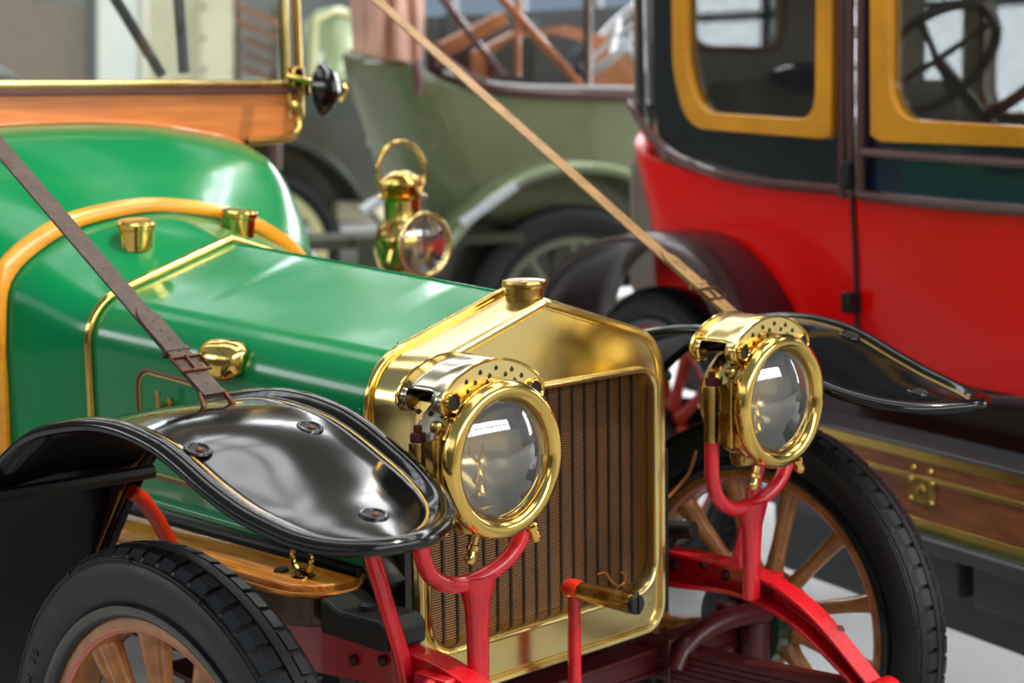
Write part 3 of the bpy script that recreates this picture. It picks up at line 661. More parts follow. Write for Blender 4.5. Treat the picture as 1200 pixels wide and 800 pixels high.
    MB(M).box((-.108, .022, -.012), (.022, .014, .105)).tube([(-.107, .018, -.068), (-.107, .018, .046)], .0052, 12).tube([(-.107, .018, -.045), (-.107, .018, -.040)], .0064, 12).tube([(-.107, .018, -.01), (-.107, .018, -.005)], .0064, 12).tube([(-.107, .018, .030), (-.107, .018, .035)], .0064, 12).lathe([(.004, -.004), (.006, .0), (.0035, .005), (.009, .010), (.0105, .016), (.008, .022), (0, .025)], (-.107, .018, .044), (0, 0, 1), 16).build('door_hinge', 'brass_old', body)
    MB(M).box((.105, .014, .02), (.014, .02, .025)).build('door_clasp', 'brass_old', body, bevel=.003)
    for sx in (-1, 1):
        MB(M).tube([(sx * .110, .055, -.062), (sx * .110, .055, .034)], .0135, 16).box((sx * .102, .055, -.014), (.012, .022, .09)).build('socket', 'brass_old', body, bevel=.001)
        MB(M).lathe([(.0125, 0), (.0125, .013), (.007, .014), (.007, .024), (0, .025)], (sx * .110, .055, .034), (0, 0, 1), 6).build('nut', 'red_dark', body)
    for x, z, dx in ((-.042, -.108, -.35), (.066, -.100, .45)):
        MB(M).lathe([(.006, 0), (.006, .012), (.0095, .014), (.0095, .020), (.0065, .022), (.008, .028), (.0095, .034), (.007, .040), (0, .041)], (x, .012, z), (dx, 0, -1), 18).build('drain_knob', 'brass_gold', body)
    MB(M).lathe([(.02, 0), (.024, -.012), (.02, -.028), (.01, -.032), (0, -.033)], (0, .075, -.090), (0, 0, 1), 20).build('water_cup', 'brass_old', body)
    # fork
    f = MB(M); yf = .055
    up = smooth([(-.110, yf, -.05), (-.110, yf, -.10), (-.108, yf, -.128), (-.094, yf, -.160), (-.065, yf, -.182), (-.03, yf, -.190), (0, yf, -.188), (.03, yf, -.182), (.065, yf, -.168), (.094, yf, -.142), (.107, yf, -.112), (.110, yf, -.09), (.110, yf, -.05)], 6)
    f.tube(up, .0128, 14)
    f.tube([(-.0, yf, -.183), (0, yf, -.20), (0, yf, -.225), (0, yf, -.27), (0, yf, -.33), (0, yf, -.355)], [.034, .030, .0225, .0195, .019, .018], 16, flat=.72, up=(0, 1, 0))
    f.build('lamp_fork', 'red', car, ang=60)
for s in (-1, 1): headlamp(s)

# --- straps
def strap(s, mname):
    b = V((s * .606, .070, .998)); d = V((s * .012, 1, .625)); L = 1.62
    across = V((1, 0, 0)); nrm = d.normalized().cross(across).normalized() * -1
    if nrm.z < 0: nrm = -nrm
    w = .018
    def band(m_, t0, t1, w0, lift, th=.004, n=14, tip=0):
        rows = []
        for k in range(n + 1):
            t = t0 + (t1 - t0) * k / n; ww = w0
            if tip and k > n - 4: ww = w0 * (1 - ((k - n + 4) / 4) ** 2 * .9)
            p = b + d * t + nrm * lift
            rows.append([p - across * ww, p + across * ww, p + across * ww + nrm * th, p - across * ww + nrm * th])
        m_.grid(rows, cu=True, cap0=True, cap1=True)
    m_ = MB(); band(m_, .02, L, w, 0); st_ = m_.build('leather_strap', mname, car, bevel=.001)
    m2 = MB(); band(m2, .02, .205, w * 1.05, .005, tip=1, n=24); m2.build('strap_end', mname, st_, bevel=.001)
    for t in (.04, .06, .105, .13, .15, .17): MB().lathe([(0, 0), (.0028, 0)], b + d * t + nrm * .0092, nrm, 10).build('hole', 'core_dark', st_)

    p = b + d * .079 + nrm * .011; dn = d.normalized()
    MB().tube([p - across * .025 - dn * .016, p + across * .025 - dn * .016, p + across * .025 + dn * .016, p - across * .025 + dn * .016], .003, 8, closed=True).tube([p - dn * .016, p + dn * .016 + nrm * .003], .0022, 6).build('buckle', 'rust', st_)
    m3 = MB(); p = b + d * .112 + nrm * .003
    m3.box(p, (w * 2.4, .010, .016), MX((across, dn, nrm)).transposed()); m3.build('keeper_loop', mname, st_, bevel=.002)
    q = b + V((0, -.01, -.012))
    MB().tube([q + V((-.026, 0, -.012)), q + V((-.026, .012, .010)), q + V((-.020, .035, .032)), q + V((.020, .035, .032)), q + V((.026, .012, .010)), q + V((.026, 0, -.012))], .0042, 8).lathe([(.008, -.006), (.010, 0), (.008, .006), (0, .008)], q + V((-.03, 0, -.008)), (-1, 0, 0), 12).lathe([(.008, -.006), (.010, 0), (.008, .012), (0, .014)], q + V((.03, 0, -.008)), (1, 0, 0), 12).build('shackle', 'rust', st_)
strap(-1, 'leather'); strap(1, 'leather_tan')

# --- brass side lamp on the far side of the scuttle
c = at_y(492, 286, 1.30); M = MX.Translation(c) @ MX.Rotation(R2(-6), 4, 'Z') @ MX.Scale(1.14, 4)
sl = MB(M).lathe([(.060, -.012), (.062, .0), (.060, .03), (.062, .05), (.052, .075), (.025, .09), (0, .092)], (-.008, -.01, 0), (0, 1, 0), 40).lathe([(.035, -.066), (.055, -.05), (.064, -.02), (.064, .01), (.054, .04), (.042, .05), (.040, .056), (.040, .095), (.056, .10), (.058, .106), (.040, .114), (.034, .124), (.052, .128), (.052, .134), (.036, .15), (.016, .160), (0, .162)], (-.018, .04, 0), (0, 0, 1), 36).build('side_lamp', 'brass_gold', car, ang=40)
MB(M).lathe([(.068 + .006 * math.cos(a), .006 * math.sin(a)) for a in [2 * PI * k / 10 for k in range(11)]], (-.008, -.028, 0), (0, 1, 0), 44).lathe([(.066, .0), (.040, .035), (.034, .042), (0, .044)], (-.008, -.024, 0), (0, 1, 0), 40).build('lamp_bezel', 'brass', sl)
MB(M).lathe([(.062 * math.sin(t) / math.sin(.5), -.062 * (math.cos(t) - math.cos(.5)) / math.sin(.5)) for t in [.5 * k / 8 for k in range(8, -1, -1)]], (-.008, -.028, 0), (0, 1, 0), 40).build('lamp_lens', 'lens_glass', sl, ang=80)
MB(M).tube([(-.018 + .064 * math.cos(a), .04, .158 + .066 * math.sin(a)) for a in [R2(-60 + 300 * k / 40) for k in range(41)]], .0055, 10).build('carrying_handle', 'brass_gold', sl)
MB(M).lathe([(0, 0), (.018, .004), (.02, .014), (.012, .022), (0, .024)], (-.066, .02, .01), (-1, -.4, 0), 16).tube([(-.07, .01, -.01), (-.085, 0, -.035)], .007, 8).build('wick_knob', 'brass_gold', sl)
MB(M).tube([(-.018, .05, -.05), (-.08, .08, -.12), (-.25, .15, -.14)], .012, 8).build('lamp_bracket', 'iron', sl)
own(car)

# ------------------------------------------------------------------ planes of the cars behind
class Plane:
    def __init__(s, O, e, n): s.O = V(O); s.e = V(e).normalized(); s.n = V(n).normalized()
    def pt(s, a, w, z): q = s.O + s.e * a + s.n * w; return V((q.x, q.y, z))
    def at(s, px, py, w=0):
        d = ray(px, py); o = s.O + s.n * w; n = V((s.n.x, s.n.y, 0)); t = (V((o.x, o.y, 0)) - V((CAM.x, CAM.y, 0))).dot(n) / d.dot(n)
        p = CAM + d * t; return V(((V((p.x, p.y)) - V((s.O.x, s.O.y))).dot(V((s.e.x, s.e.y))), p.z))
    def P(s, px, py, w=0): q = s.at(px, py, w); return s.pt(q.x, w, q.y)
    def M(s, a, w, z): m_ = MX((V((s.n.x, s.n.y, 0)), V((s.e.x, s.e.y, 0)), V((0, 0, 1)))).transposed().to_4x4(); m_.translation = s.pt(a, w, z); return m_
def offs(pl, w): return V((pl.n.x, pl.n.y, 0)) * w

# ------------------------------------------------------------------ the red closed car
RP = Plane((2.105, 1.605, 0), (math.sin(R2(17)), math.cos(R2(17)), 0), (math.cos(R2(17)), -math.sin(R2(17)), 0))
red = thing('closed_car', 'red and navy closed vintage car with orange window frames behind the green car', 'car', (RP.pt(-.8, .8, 0)))
sill = interp
wm = [RP.at(*q) for q in ((741, 118), (752, 140), (768, 160), (800, 184), (850, 203), (910, 213), (990, 221), (1010, 226), (1100, 236), (1200, 244), (1500, 262))]
wm_s = sorted([(p.x, p.y) for p in smooth(wm, 6)])
left_x = RP.at(741, 118).x; low_left = RP.at(768, 285).x
right_s = RP.at(1500, 300).x
def body_grid(zlo, zhi, rad_=.22, n=70):
    rows = []
    for k in range(n + 1):
        t = k / n; row = []
        for q in range(13):
            f_ = q / 12
            # s end follows the tumblehome of the tail
            z0 = zlo; s_top = left_x; zt = interp(wm_s, right_s + (s_top - right_s) * t) if zhi is None else zhi
            z = z0 + (zt - z0) * f_
            send = interp([(.5, low_left - .03), (1.05, low_left + .01), (1.25, left_x - .03), (1.4, left_x), (2.2, left_x + .02)], z)
            send += .165; a = right_s + (send + .12 - right_s) * t; c0 = send - rad_
            if a > c0: th = min((a - c0) / rad_, PI / 2); aa = c0 + rad_ * math.sin(th); ww = rad_ * (1 - math.cos(th))
            else: aa, ww = a, 0
            row.append(RP.pt(aa, ww, z))
        row.append(RP.pt(aa, ww + .03, z)); rows.append(row)
    return rows
rb = MB().grid(body_grid(.735, None)).build('lower_body', 'red_car', red, ang=40)
# black upper panels around the glass
BX = RP.at(983, 200).x
def px_poly(pts, w=0): return [RP.at(*p, w) for p in pts]
win1_o = rounded(px_poly([(786, -300), (790, 82), (806, 150), (976, 164), (980, -300)]), [.05, .3, .16, .015, .05], 8)
win1_i = rounded(px_poly([(802, -280), (806, 75), (822, 131), (957, 140), (961, -280)]), [.05, .26, .12, .06, .05], 8)
win2_o = rounded(px_poly([(1020, -300), (1022, 166), (1420, 182), (1420, -300)]), [.05, .015, .015, .05], 8)
win2_i = rounded(px_poly([(1043, -280), (1045, 139), (1400, 158), (1400, -280)]), [.05, .10, .06, .05], 8)
def ringof(poly, c, N=96): return radial(poly, c, N)
def panel(outer_poly, hole, w0, th, m_, name, parent):
    c = sum(hole, V((0, 0))) / len(hole); O = radial(outer_poly, c, 120); I = radial(hole, c, 120)
    return MB().ring([RP.pt(p.x, w0, p.y) for p in O], [RP.pt(p.x, w0, p.y) for p in I], offs(RP, th)).build(name, m_, parent, ang=30)
up1 = px_poly([(752, -320), (766, 158), (800, 186), (850, 205), (910, 215), (990, 223), (990, -320)])
ub = panel(up1, win1_o, .012, .03, 'car_black', 'upper_panel', red)
# curved tail of the upper body
rows = []
for k in range(19):
    t = k / 18; row = []
    for q in range(14):
        z = 1.10 + 1.1 * q / 13; send = interp([(1.05, low_left + .01), (1.25, left_x - .03), (1.4, left_x), (2.2, left_x + .02)], z); c0 = send + .165 - .22
        th = PI / 2 * t; row.append(RP.pt(c0 + .20 * math.sin(th), .012 + .22 * (1 - math.cos(th)), max(z, interp(wm_s, c0 + .2 * math.sin(th) - .02) - .02)))
    rows.append(row)
MB().grid(rows).build('tail_panel', 'car_black', ub, ang=50, solid=.01)
up2 = px_poly([(1008, -320), (1008, 232), (1100, 242), (1500, 268), (1500, -320)])
ub2 = panel(up2, win2_o, .012, .03, 'navy', 'door_panel', red)
for o_, i_, pr in ((win1_o, win1_i, ub), (win2_o, win2_i, ub2)):
    c = sum(i_, V((0, 0))) / len(i_); O = radial(o_, c, 120); I = radial(i_, c, 120)
    MB().ring([RP.pt(p.x, -.008, p.y) for p in O], [RP.pt(p.x, -.008, p.y) for p in I], offs(RP, .035)).build('window_frame', 'frame_orange', pr, bevel=.004)
    MB().prism([RP.pt(p.x, .012, p.y) for p in I], offs(RP, .004)).build('window_pane', 'car_glass', pr)
def mould(pts, r, m_, name, parent, w=-.006, flat=1): return MB().tube([RP.P(x, y, w) for x, y in pts], r, 8, flat=flat).build(name, m_, parent)
def bent(px, py, w=-.006):
    q = RP.at(px, py); send = interp([(.5, low_left - .03), (1.05, low_left + .01), (1.25, left_x - .03), (1.4, left_x), (2.2, left_x + .02)], q.y) + .165; c0 = send - .22
    if q.x < c0: return RP.pt(q.x, w, q.y)
    best = min(range(30), key=lambda k: abs(c0 + .22 * math.sin(R2(k)) - 1.88 * .22 * (1 - math.cos(R2(k))) - q.x)); th = R2(best)
    return RP.pt(c0 + (.22 - w) * math.sin(th), .22 - (.22 - w) * math.cos(th), q.y)
pts_ = [bent(x, y) for x, y in ((741, 120), (744, 127), (749, 136), (755, 146), (762, 156), (772, 167), (785, 177), (800, 186), (825, 197), (850, 206), (880, 212), (910, 216), (990, 223))]
MB().tube(pts_, .014, 8).build('waist_moulding', 'mould_brown', red)
mould([(1008, 229), (1100, 239), (1200, 247), (1500, 268)], .014, 'mould_brown', 'waist_moulding', red)
mould([(1010, 178), (1100, 185), (1200, 192), (1500, 210)], .012, 'mould_brown', 'waist_moulding', red)
pm = MB()
for x in (987, 998, 1009): pm.tube([RP.P(x, -300, -.008), RP.P(x, 232, -.008)], .011, 8)
pm.build('door_pillar', 'mould_brown', red)
MB().tube([RP.P(999, 232, -.004), RP.P(1003, 300, -.004), RP.P(1007, 462, -.004)], .007, 8).build('door_gap', 'core_dark', red)
for q_, d_ in (((998, 354), (.05, .03, .055)), ((994, 205), (.03, .03, .07))): MB().box(RP.P(*q_, -.02), d_, MX.Rotation(-R2(17), 3, 'Z')).build('door_hinge', 'iron', red, bevel=.004)
MB().tube([RP.P(1010, 460, -.02), RP.P(1500, 492, -.02)], .016, 8).build('sill_moulding', 'maroon', red)
MB().prism([RP.pt(right_s, .02, .735), RP.pt(low_left - .1, .02, .735), RP.pt(low_left - .1, .02, .55), RP.pt(right_s, .02, .55)], offs(RP, .06)).build('chassis_side', 'maroon', red)
# far side, lining, tail and seat seen through the glass
fz0 = RP.at(1120, 136, 1.35).y
f2 = rounded([V((left_x - .10, fz0)), V((right_s + .2, fz0)), V((right_s + .2, 2.15)), V((left_x - .10, 2.15))], .10, 8)
c = sum(f2, V((0, 0))) / len(f2); O = radial([V((left_x + .02, .72)), V((right_s, .72)), V((right_s, 2.3)), V((left_x + .02, 2.3))], c, 160); I = radial(f2, c, 160)
pn = MB().ring([RP.pt(p.x, 1.35, p.y) for p in O], [RP.pt(p.x, 1.35, p.y) for p in I], offs(RP, .05)).build('far_side', 'cloth_beige', red)
MB().tube([RP.pt(p.x, 1.34, p.y) for p in I], .014, 8, closed=True).build('window_trim', 'tan_wood', pn)
TS = left_x + .06
def on_tail(px, py):
    d = ray(px, py); t = (TS - V((CAM.x - RP.O.x, CAM.y - RP.O.y)).dot(V((RP.e.x, RP.e.y)))) / V((d.x, d.y)).dot(V((RP.e.x, RP.e.y))); q = CAM + d * t
    return V((V((q.x - RP.O.x, q.y - RP.O.y)).dot(V((RP.n.x, RP.n.y))), q.z))
tw = rounded([on_tail(*q) for q in ((806, -120), (806, 57), (916, 59), (916, -120))], .07, 8)
c = sum(tw, V((0, 0))) / len(tw); O = radial([V((.15, .72)), V((1.22, .72)), V((1.22, 2.3)), V((.15, 2.3))], c, 120); I = radial(tw, c, 120)
tl_ = MB().ring([RP.pt(TS, p.x, p.y) for p in O], [RP.pt(TS, p.x, p.y) for p in I], V((RP.e.x, RP.e.y, 0)) * .05).build('tail', 'cloth_beige', red)
MB().tube([RP.pt(TS - .01, p.x, p.y) for p in I], .012, 8, closed=True).build('rear_window_trim', 'tan_wood', tl_)
MB().prism([RP.pt(left_x, .05, 2.25), RP.pt(left_x, 1.4, 2.25), RP.pt(right_s, 1.4, 2.25), RP.pt(right_s, .05, 2.25)], (0, 0, .06)).build('roof', 'car_black', red)
MB().prism([RP.pt(left_x, .05, .70), RP.pt(left_x, 1.4, .70), RP.pt(right_s, 1.4, .70), RP.pt(right_s, .05, .70)], (0, 0, .04)).build('cabin_floor', 'cloth_brown', red)
sa = RP.at(900, 110, .6).x
MB().box(RP.pt(sa - .1, .70, 1.02), (1.1, .62, .56), MX.Rotation(-R2(17), 3, 'Z')).build('rear_seat', 'cloth_brown', red, bevel=.08)
zq = on_tail(880, 96).y; MB().box(RP.pt(TS - .17, .70, (zq + .8) / 2), (.95, .20, zq - .8), MX.Rotation(-R2(17), 3, 'Z')).build('seat_back', 'cloth_brown', red, bevel=.05)
MB().lathe([(0, .05), (.10, .045), (.14, .02), (.14, -.02), (0, -.03)], RP.pt(TS - .24, .55, zq + .01), (0, 0, 1), 24).build('seat_roll', 'car_black', red)
q0 = RP.pt(RP.at(1095, 70, .45).x, .45, RP.at(1095, 70, .45).y)
stw = MB(); nn = (RP.P(1200, 75, .45) - RP.P(1100, 130, .45)); nn = V((-RP.e.x * .8, -RP.e.y * .8, -.65)).normalized(); xx = nn.orthogonal().normalized(); yy = nn.cross(xx)
stw.tube([q0 + xx * .19 * math.cos(2 * PI * k / 36) + yy * .19 * math.sin(2 * PI * k / 36) for k in range(36)], .014, 8, closed=True)
stw.tube([q0 - xx * .18, q0 + xx * .18], .010, 6).tube([q0 - yy * .18, q0 + yy * .18], .010, 6).tube([q0, q0 + nn * .7], .018, 8); stw.build('steering_wheel', 'dark_wood', red)
MB().tube([RP.P(1150, 140, .25), RP.P(1230, 85, .25)], .016, 8).build('hand_lever', 'tan_wood', red)
# tail mudguard, wheel, running board
fo = smooth([RP.at(*q, -.25) for q in ((630, 385), (638, 345), (660, 307), (698, 285), (742, 278), (778, 290), (812, 324), (838, 365), (858, 415), (872, 470))], 6)
rows = []
for p in fo: rows.append([RP.pt(p.x, -.25, p.y - .012), RP.pt(p.x, -.245, p.y), RP.pt(p.x, -.16, p.y + .014), RP.pt(p.x, -.05, p.y + .014), RP.pt(p.x, .03, p.y + .004)])
mg = MB().grid(rows).build('rear_mudguard', 'maroon', red, ang=60, solid=.006)
MB().tube([RP.pt(p.x, -.25, p.y - .005) for p in fo], .011, 8).build('mudguard_bead', 'maroon', mg)
cw_ = RP.at(775, 497, -.10)
wheel(red, RP.M(cw_.x, -.08, .44), R=.44, w=.055, fel=(.295, .325), rimr=.342, n=12, a0=.1, spoke='red_bright', felloe='red_bright', tread=True)
rbz = RP.at(1140, 640, -.2).y
MB().prism([RP.pt(RP.at(860, 600, -.2).x, -.24, rbz), RP.pt(right_s - .3, -.24, rbz), RP.pt(right_s - .3, .05, rbz), RP.pt(RP.at(860, 600, -.2).x, .05, rbz)], (0, 0, -.035)).build('running_board', 'slate', red, bevel=.006)
MB().prism([RP.pt(RP.at(880, 600, -.2).x, -.12, rbz - .035), RP.pt(right_s - .3, -.12, rbz - .035), RP.pt(right_s - .3, -.12, .17), RP.pt(RP.at(880, 600, -.2).x, -.12, .17)], offs(RP, .03)).build('undercar_shade', 'slate', red)  # dark slab added to stand for the shade under the car
bs = MB()
for x in (1060, 1140, 1240):
    a = RP.at(x, 660, -.2).x; bs.prism([RP.pt(a, -.2, rbz - .036), RP.pt(a - .18, -.2, rbz - .036), RP.pt(a - .18, -.2, rbz - .14), RP.pt(a, -.2, rbz - .14)], offs(RP, .26))
bs.build('step_bracket', 'slate', red, bevel=.006)
own(red)
# --- brass bound chest on the running board
a0 = RP.at(900, 520, -.2).x; a1 = RP.at(1330, 600, -.2).x; w0, w1 = -.20, -.06; z0, z1 = rbz + .001, RP.at(1085, 531, -.20).y
chest = thing('wooden_chest', 'brass-bound brown wooden chest lying on the running board of the red car', 'chest', RP.pt((a0 + a1) / 2, (w0 + w1) / 2, z0))
def cbox(sa_, sb_, wa, wb, za, zb2): return MB().prism([RP.pt(sa_, wa, za), RP.pt(sb_, wa, za), RP.pt(sb_, wa, zb2), RP.pt(sa_, wa, zb2)], offs(RP, wb - wa))
zl = z0 + (z1 - z0) * .66
cbox(a0, a1, w0, w1, z0 + .005, zl).build('box', 'chest_wood', chest, bevel=.004)
lid = cbox(a0, a1, w0, w1, zl + .004, z1).build('lid', 'chest_wood', chest, bevel=.004)
MB().prism([RP.pt(a0 + .004, w0 - .004, z1), RP.pt(a1 - .004, w0 - .004, z1), RP.pt(a1 - .004, w1, z1), RP.pt(a0 + .004, w1, z1)], (0, 0, .012)).build('lid_top', 'slate', chest, bevel=.003)
for za, zb2, nm in ((z0, z0 + .028, 'brass_strip'), (zl - .004, zl + .008, 'brass_strip'), (z1 - .02, z1 + .004, 'brass_strip')): cbox(a0, a1, w0 - .004, w0 + .01, za, zb2).build(nm, 'brass_gold', chest, bevel=.001)
lp = RP.at(1082, 574, w0)
lk = cbox(lp.x + .045, lp.x - .045, w0 - .006, w0 + .004, lp.y - .032, lp.y + .03).build('lock_plate', 'brass_old', chest, bevel=.002)
kn = MB()
for dx, dz in ((-.036, -.024), (.036, -.024), (-.036, .022), (.036, .022), (-.03, .05), (.03, .05)): kn.lathe([(.007, 0), (.005, .004), (0, .005)], RP.pt(lp.x + dx, w0 - .005, lp.y + dz), -offs(RP, 1), 10)
kn.lathe([(.014, 0), (.013, .004), (0, .005)], RP.pt(lp.x, w0 - .006, lp.y), -offs(RP, 1), 14); kn.build('studs', 'brass_gold', lk)
MB().box(RP.pt(lp.x, w0 - .0115, lp.y - .004), (.004, .004, .014), MX.Rotation(-R2(17), 3, 'Z')).build('keyhole', 'core_dark', lk)
own(chest)

# ------------------------------------------------------------------ the olive open car
OP = Plane((3.492, 3.24, 0), (.899, -.438, 0), (.438, .899, 0))
ol = thing('open_car', 'olive green open vintage car with a folded pinkish canvas top, parked behind', 'car', OP.pt(.2, .6, 0))
def o(px, py, w=0): return OP.at(px, py, w)
sl_edge = [o(*q) for q in ((560, 300), (530, 288), (505, 262), (480, 222), (458, 175), (440, 125), (428, 80), (422, 30))]
le = sorted([(p.y, p.x) for p in smooth(sl_edge, 6)])
top_e = sorted([(p.x, p.y) for p in smooth([o(*q) for q in ((420, 60), (500, 62), (516, 68), (545, 90), (590, 103), (650, 107), (740, 110), (772, 112))], 5)])
right_o = o(772, 100).x
rows = []
for k in range(41):
    t = k / 40; row = []
    for q in range(15):
        f_ = q / 14; zb0 = o(560, 262).y
        xg = right_o + (le[-1][1] - right_o) * t
        zt = interp(top_e, xg); z = zb0 + (zt - zb0) * f_; send = interp(le, z); a = right_o + (send - .199 - right_o) * t; c0 = send - .35
        if a > c0 - 9 and a < send + .35 and False: pass
        Rr = .35
        if a < send + Rr:
            th = min((send + Rr - a) / Rr, PI / 2); aa = send + Rr - Rr * math.sin(th); ww = Rr * (1 - math.cos(th))
        else: aa, ww = a, 0
        row.append(OP.pt(aa, ww, z))
    rows.append(row)
MB().grid(rows).build('body', 'olive', ol, ang=40, solid=.01)
MB().tube([OP.P(*q, -.01) for q in ((516, 70), (545, 92), (590, 105), (650, 109), (740, 112), (772, 114))], .03, 8).build('body_rail', 'mould_brown', ol)
MB().tube([OP.P(*q, -.03) for q in ((520, 84), (560, 96), (620, 101), (740, 103), (772, 105))], .008, 6).build('rail_bead', 'white_steel', ol)
MB().prism([OP.pt(right_o, .03, .62), OP.pt(o(470, 200).x, .03, .62), OP.pt(o(480, 200).x, .03, .95), OP.pt(right_o, .03, .95)], offs(OP, .06)).build('valance', 'olive_dark', ol)
# folded top: draped canvas with folds
rows = []
for k in range(33):
    t = k / 32; px = 414 + 104 * t; fold = .03 * math.sin(t * 21) + .02 * math.sin(t * 47 + 1)
    row = []
    for py in (-160, -80, -20, 20, 50, interp([(0, 58), (.25, 66), (.6, 71), (.85, 77), (1, 70)], t)):
        q = o(px + 4 * math.sin(t * 9 + py * .02), py); row.append(OP.pt(q.x, -.05 + .35 * (1 - math.sin(PI * min(1, .25 + t * .75))) + fold * min(1, (200 + py) / 200), q.y))
    row.append(row[-1] + offs(OP, .10)); rows.append(row)
MB().grid(rows).build('folded_top', 'canvas', ol, ang=60, solid=.012)
MB().tube([OP.P(487, 72, -.10), OP.P(492, 96, -.08), OP.P(490, 112, -.08)], .03, 8, flat=.4).build('top_strap', 'mould_brown', ol)
# mudguard, its bead paler as a painted highlight, running down to a step
fo = smooth([o(*q, -.22) for q in ((522, 292), (545, 262), (580, 228), (625, 203), (680, 194), (740, 205), (800, 250), (830, 300))], 6)
mg = MB().grid([[OP.pt(p.x, -.24, p.y - .03), OP.pt(p.x, -.235, p.y), OP.pt(p.x, -.1, p.y + .02), OP.pt(p.x, .05, p.y + .02)] for p in fo]).build('rear_mudguard', 'olive', ol, ang=60, solid=.008)
MB().tube([OP.pt(p.x, -.24, p.y) for p in fo], .016, 8).build('mudguard_bead', 'olive_light', mg)
for q_ in (((424, 248), (480, 213)), ((541, 262), (604, 217))): MB().tube([OP.P(*q_[0], -.30), OP.P(*q_[1], -.30)], .022, 8).build('step_bar', 'white_steel', ol)
MB().box(OP.P(450, 280, 0), (1.1, .4, .04), MX.Rotation(math.atan2(-.438, .899), 3, 'Z')).box(OP.P(424, 296, -.1), (.11, .3, .14), MX.Rotation(math.atan2(-.438, .899), 3, 'Z')).build('running_board', 'olive_dark', ol)
wc = o(671, 358, -.1)
wheel(ol, OP.M(wc.x, -.1, .505), R=.505, w=.06, fel=(.33, .36), rimr=.375, n=10, a0=R2(90), spoke='spoke_olive', felloe='spoke_olive', tread=False, hubr=.09)
# upholstery, dash, wheel and screen seen above the rail
rows = []
for k in range(25):
    t = k / 24; p = o(560 + 190 * t, interp([(0, 60), (.25, 36), (.55, 30), (.8, 44), (1, 62)], t), .5); rows.append([OP.pt(p.x, .5, p.y), OP.pt(p.x, .62, p.y), OP.pt(p.x, .62, 1.0), OP.pt(p.x, .5, 1.0)])
MB().grid(rows, cu=True, cap0=True, cap1=True).build('seat_back', 'tan_wood', ol)
MB().prism([OP.P(*q, .46) for q in ((575, 66), (600, 46), (650, 40), (690, 50), (692, 110), (580, 110))], offs(OP, .03)).build('seat_cushion', 'car_black', ol)
MB().prism([OP.P(*q, 1.1) for q in ((500, 20), (772, 5), (772, 140), (500, 140))], offs(OP, .04)).build('far_side', 'car_black', ol)
MB().prism([OP.P(*q, .2) for q in ((519, 50), (590, 14), (597, 27), (527, 66))], offs(OP, .12)).build('scuttle_board', 'tan_wood', ol)
for x0, y0, x1, y1, r, m_ in ((572, -20, 682, 102, .02, 'tan_wood'), (516, -5, 590, 90, .016, 'mould_brown'), (607, -20, 607, 90, .013, 'tan_wood'), (689, -60, 688, 118, .02, 'dark_wood')):
    MB().tube([OP.P(x0, y0, .02), OP.P(x1, y1, .02)], r, 8).build('top_iron', m_, ol)
q0 = OP.P(722, 44, .35); nn = V((-.75 * OP.e.x, -.75 * OP.e.y, .66)).normalized(); xx = nn.orthogonal().normalized(); yy = nn.cross(xx)
s_ = MB().tube([q0 + xx * .2 * math.cos(2 * PI * k / 32) + yy * .2 * math.sin(2 * PI * k / 32) for k in range(32)], .02, 8, closed=True).tube([q0 - xx * .2, q0 + xx * .2], .012, 6).tube([q0 - yy * .2, q0 + yy * .2], .012, 6).tube([q0, q0 - nn * .6], .02, 6)
s_.build('steering_wheel', 'white_steel', ol)
own(ol)

# ------------------------------------------------------------------ the dark car with cream wheels
DP = Plane((4.521, 6.912, 0), (.899, -.438, 0), (.438, .899, 0))
dk = thing('touring_car', 'dark grey-green vintage car with cream spoked wheel, seen beyond the green bonnet', 'car', DP.pt(0, .6, 0))
def dpoly(pts, w): return [DP.P(*q, w) for q in pts]
MB().prism(dpoly(((230, 95), (362, 92), (450, 92), (520, 120), (520, 250), (230, 250)), 0), offs(DP, 1.3)).build('body', 'grey_green', dk, bevel=.05)
fo = smooth([DP.at(*q, -.2) for q in ((180, 262), (205, 205), (250, 168), (310, 156), (360, 168), (400, 200), (428, 240), (445, 262))], 6)
MB().grid([[DP.pt(p.x, -.32, p.y - .05), DP.pt(p.x, -.31, p.y), DP.pt(p.x, -.1, p.y + .02), DP.pt(p.x, .05, p.y + .02)] for p in fo]).build('mudguard', 'grey_green', dk, ang=60, solid=.01)
rows = []
for k in range(13):
    t = k / 12; px = 362 + 62 * t; p = DP.at(px, interp([(0, 22), (.15, 12), (.6, 8), (1, 18)], t), .05); lo = DP.at(px, 96, .05)
    rows.append([DP.pt(p.x, .05 - .12 * math.sin(PI * t), lo.y), DP.pt(p.x, .05 - .12 * math.sin(PI * t), p.y - .04), DP.pt(p.x, .09 - .12 * math.sin(PI * t), p.y), DP.pt(p.x, .18, p.y - .02), DP.pt(p.x, .18, lo.y)])
sb = MB().grid(rows, cu=True, cap0=True, cap1=True).build('seat_back', 'olive_light', dk, ang=50)
MB().tube([DP.P(px, py, -.07) for px, py in ((366, 90), (370, 24), (392, 14), (416, 18))], .02, 8).build('seat_piping', 'spoke_cream', sb)
wc = DP.at(304, 282, -.15)
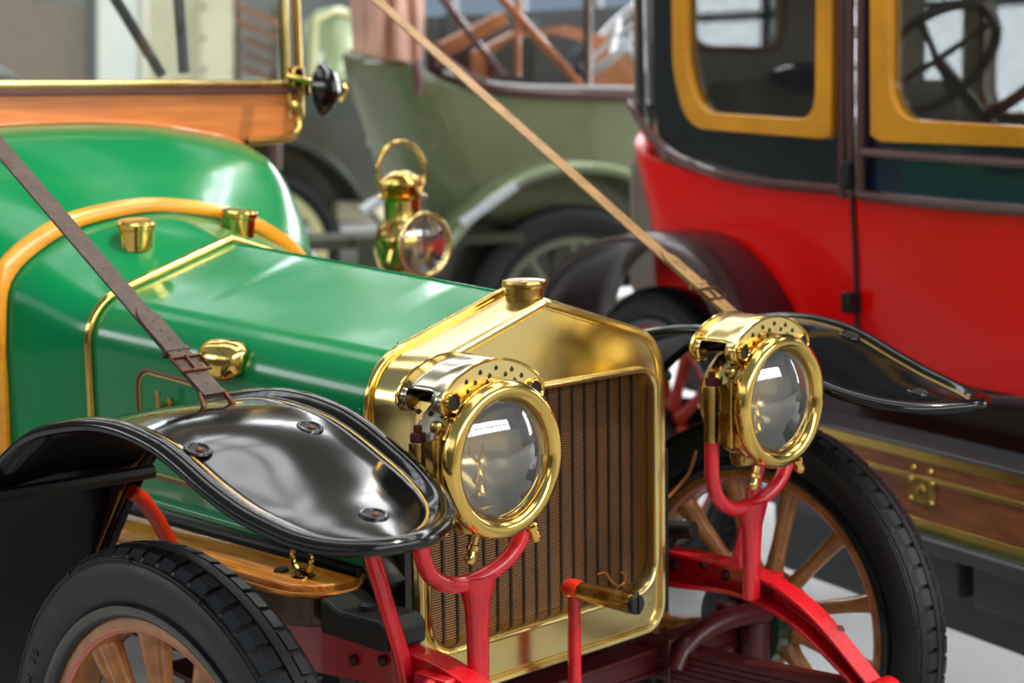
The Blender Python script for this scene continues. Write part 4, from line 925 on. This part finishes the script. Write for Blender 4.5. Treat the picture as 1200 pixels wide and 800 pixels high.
wheel(dk, DP.M(wc.x, -.15, .535), R=.535, w=.065, fel=(.36, .42), rimr=.435, n=12, a0=.3, spoke='spoke_cream', felloe='spoke_cream', tread=False, hubr=.10, sr=(.024, .03))
MB().prism(dpoly(((395, 236), (520, 236), (520, 258), (395, 258)), -.1), offs(DP, .3)).build('running_board', 'cream', dk, bevel=.01)
own(dk)

# ------------------------------------------------------------------ seen through the windscreen
BP = Plane((5.2, 10.6, 0), (.75, -.66, 0), (.66, .75, 0))
wg = thing('wagon', 'cream and white panelled wagon standing behind the windscreen glass', 'wagon', BP.pt(0, .5, 0))
def bprism(pts, w, th): return MB().prism([BP.P(*q, w) for q in pts], offs(BP, th))
bprism(((112, -200), (162, -200), (162, 300), (112, 300)), 0, 1.0).build('white_panel', 'white_paint', wg)
bprism(((162, -200), (246, -200), (246, 300), (162, 300)), .05, 1.0).build('cream_panel', 'cream', wg)
pb = bprism(((234, -200), (281, -200), (281, 300), (234, 300)), -.12, .3).build('riveted_post', 'cream', wg, bevel=.01)
rv = MB()
for y in (-30, 8, 45, 82, 120):
    for x in (239, 275): rv.lathe([(.02, 0), (.016, .012), (0, .016)], BP.P(x, y, -.12), -offs(BP, 1), 10)
rv.build('rivets', 'box_brown', pb)
bprism(((166, -200), (172, -200), (172, 300), (166, 300)), -.02, .1).build('door_edge', 'white_paint', wg)
bprism(((100, -200), (113, -200), (113, 300), (100, 300)), -.05, .8).build('corner_post', 'car_black', wg)
bprism(((-200, -40), (100, 10), (100, 300), (-200, 300)), .1, .8).build('side_board', 'box_brown', wg)
own(wg)
bn = thing('slatted_bench', 'brown wooden slatted bench behind the right end of the windscreen', 'bench', BP.P(310, 300, -4.6))
for i in range(5):
    y = 2 + i * 17; MB().prism([BP.P(*q, -4.6 + .06 * i) for q in ((276, y), (326, y + 22), (326, y + 30), (276, y + 9))], offs(BP, .05)).build('slat', 'tan_wood', bn)
MB().tube([BP.P(324, 10, -4.5), BP.P(322, 300, -4.5)], .03, 8).tube([BP.P(280, -5, -4.5), BP.P(280, 300, -4.5)], .03, 8).build('bench_frame', 'dark_wood', bn)
own(bn)
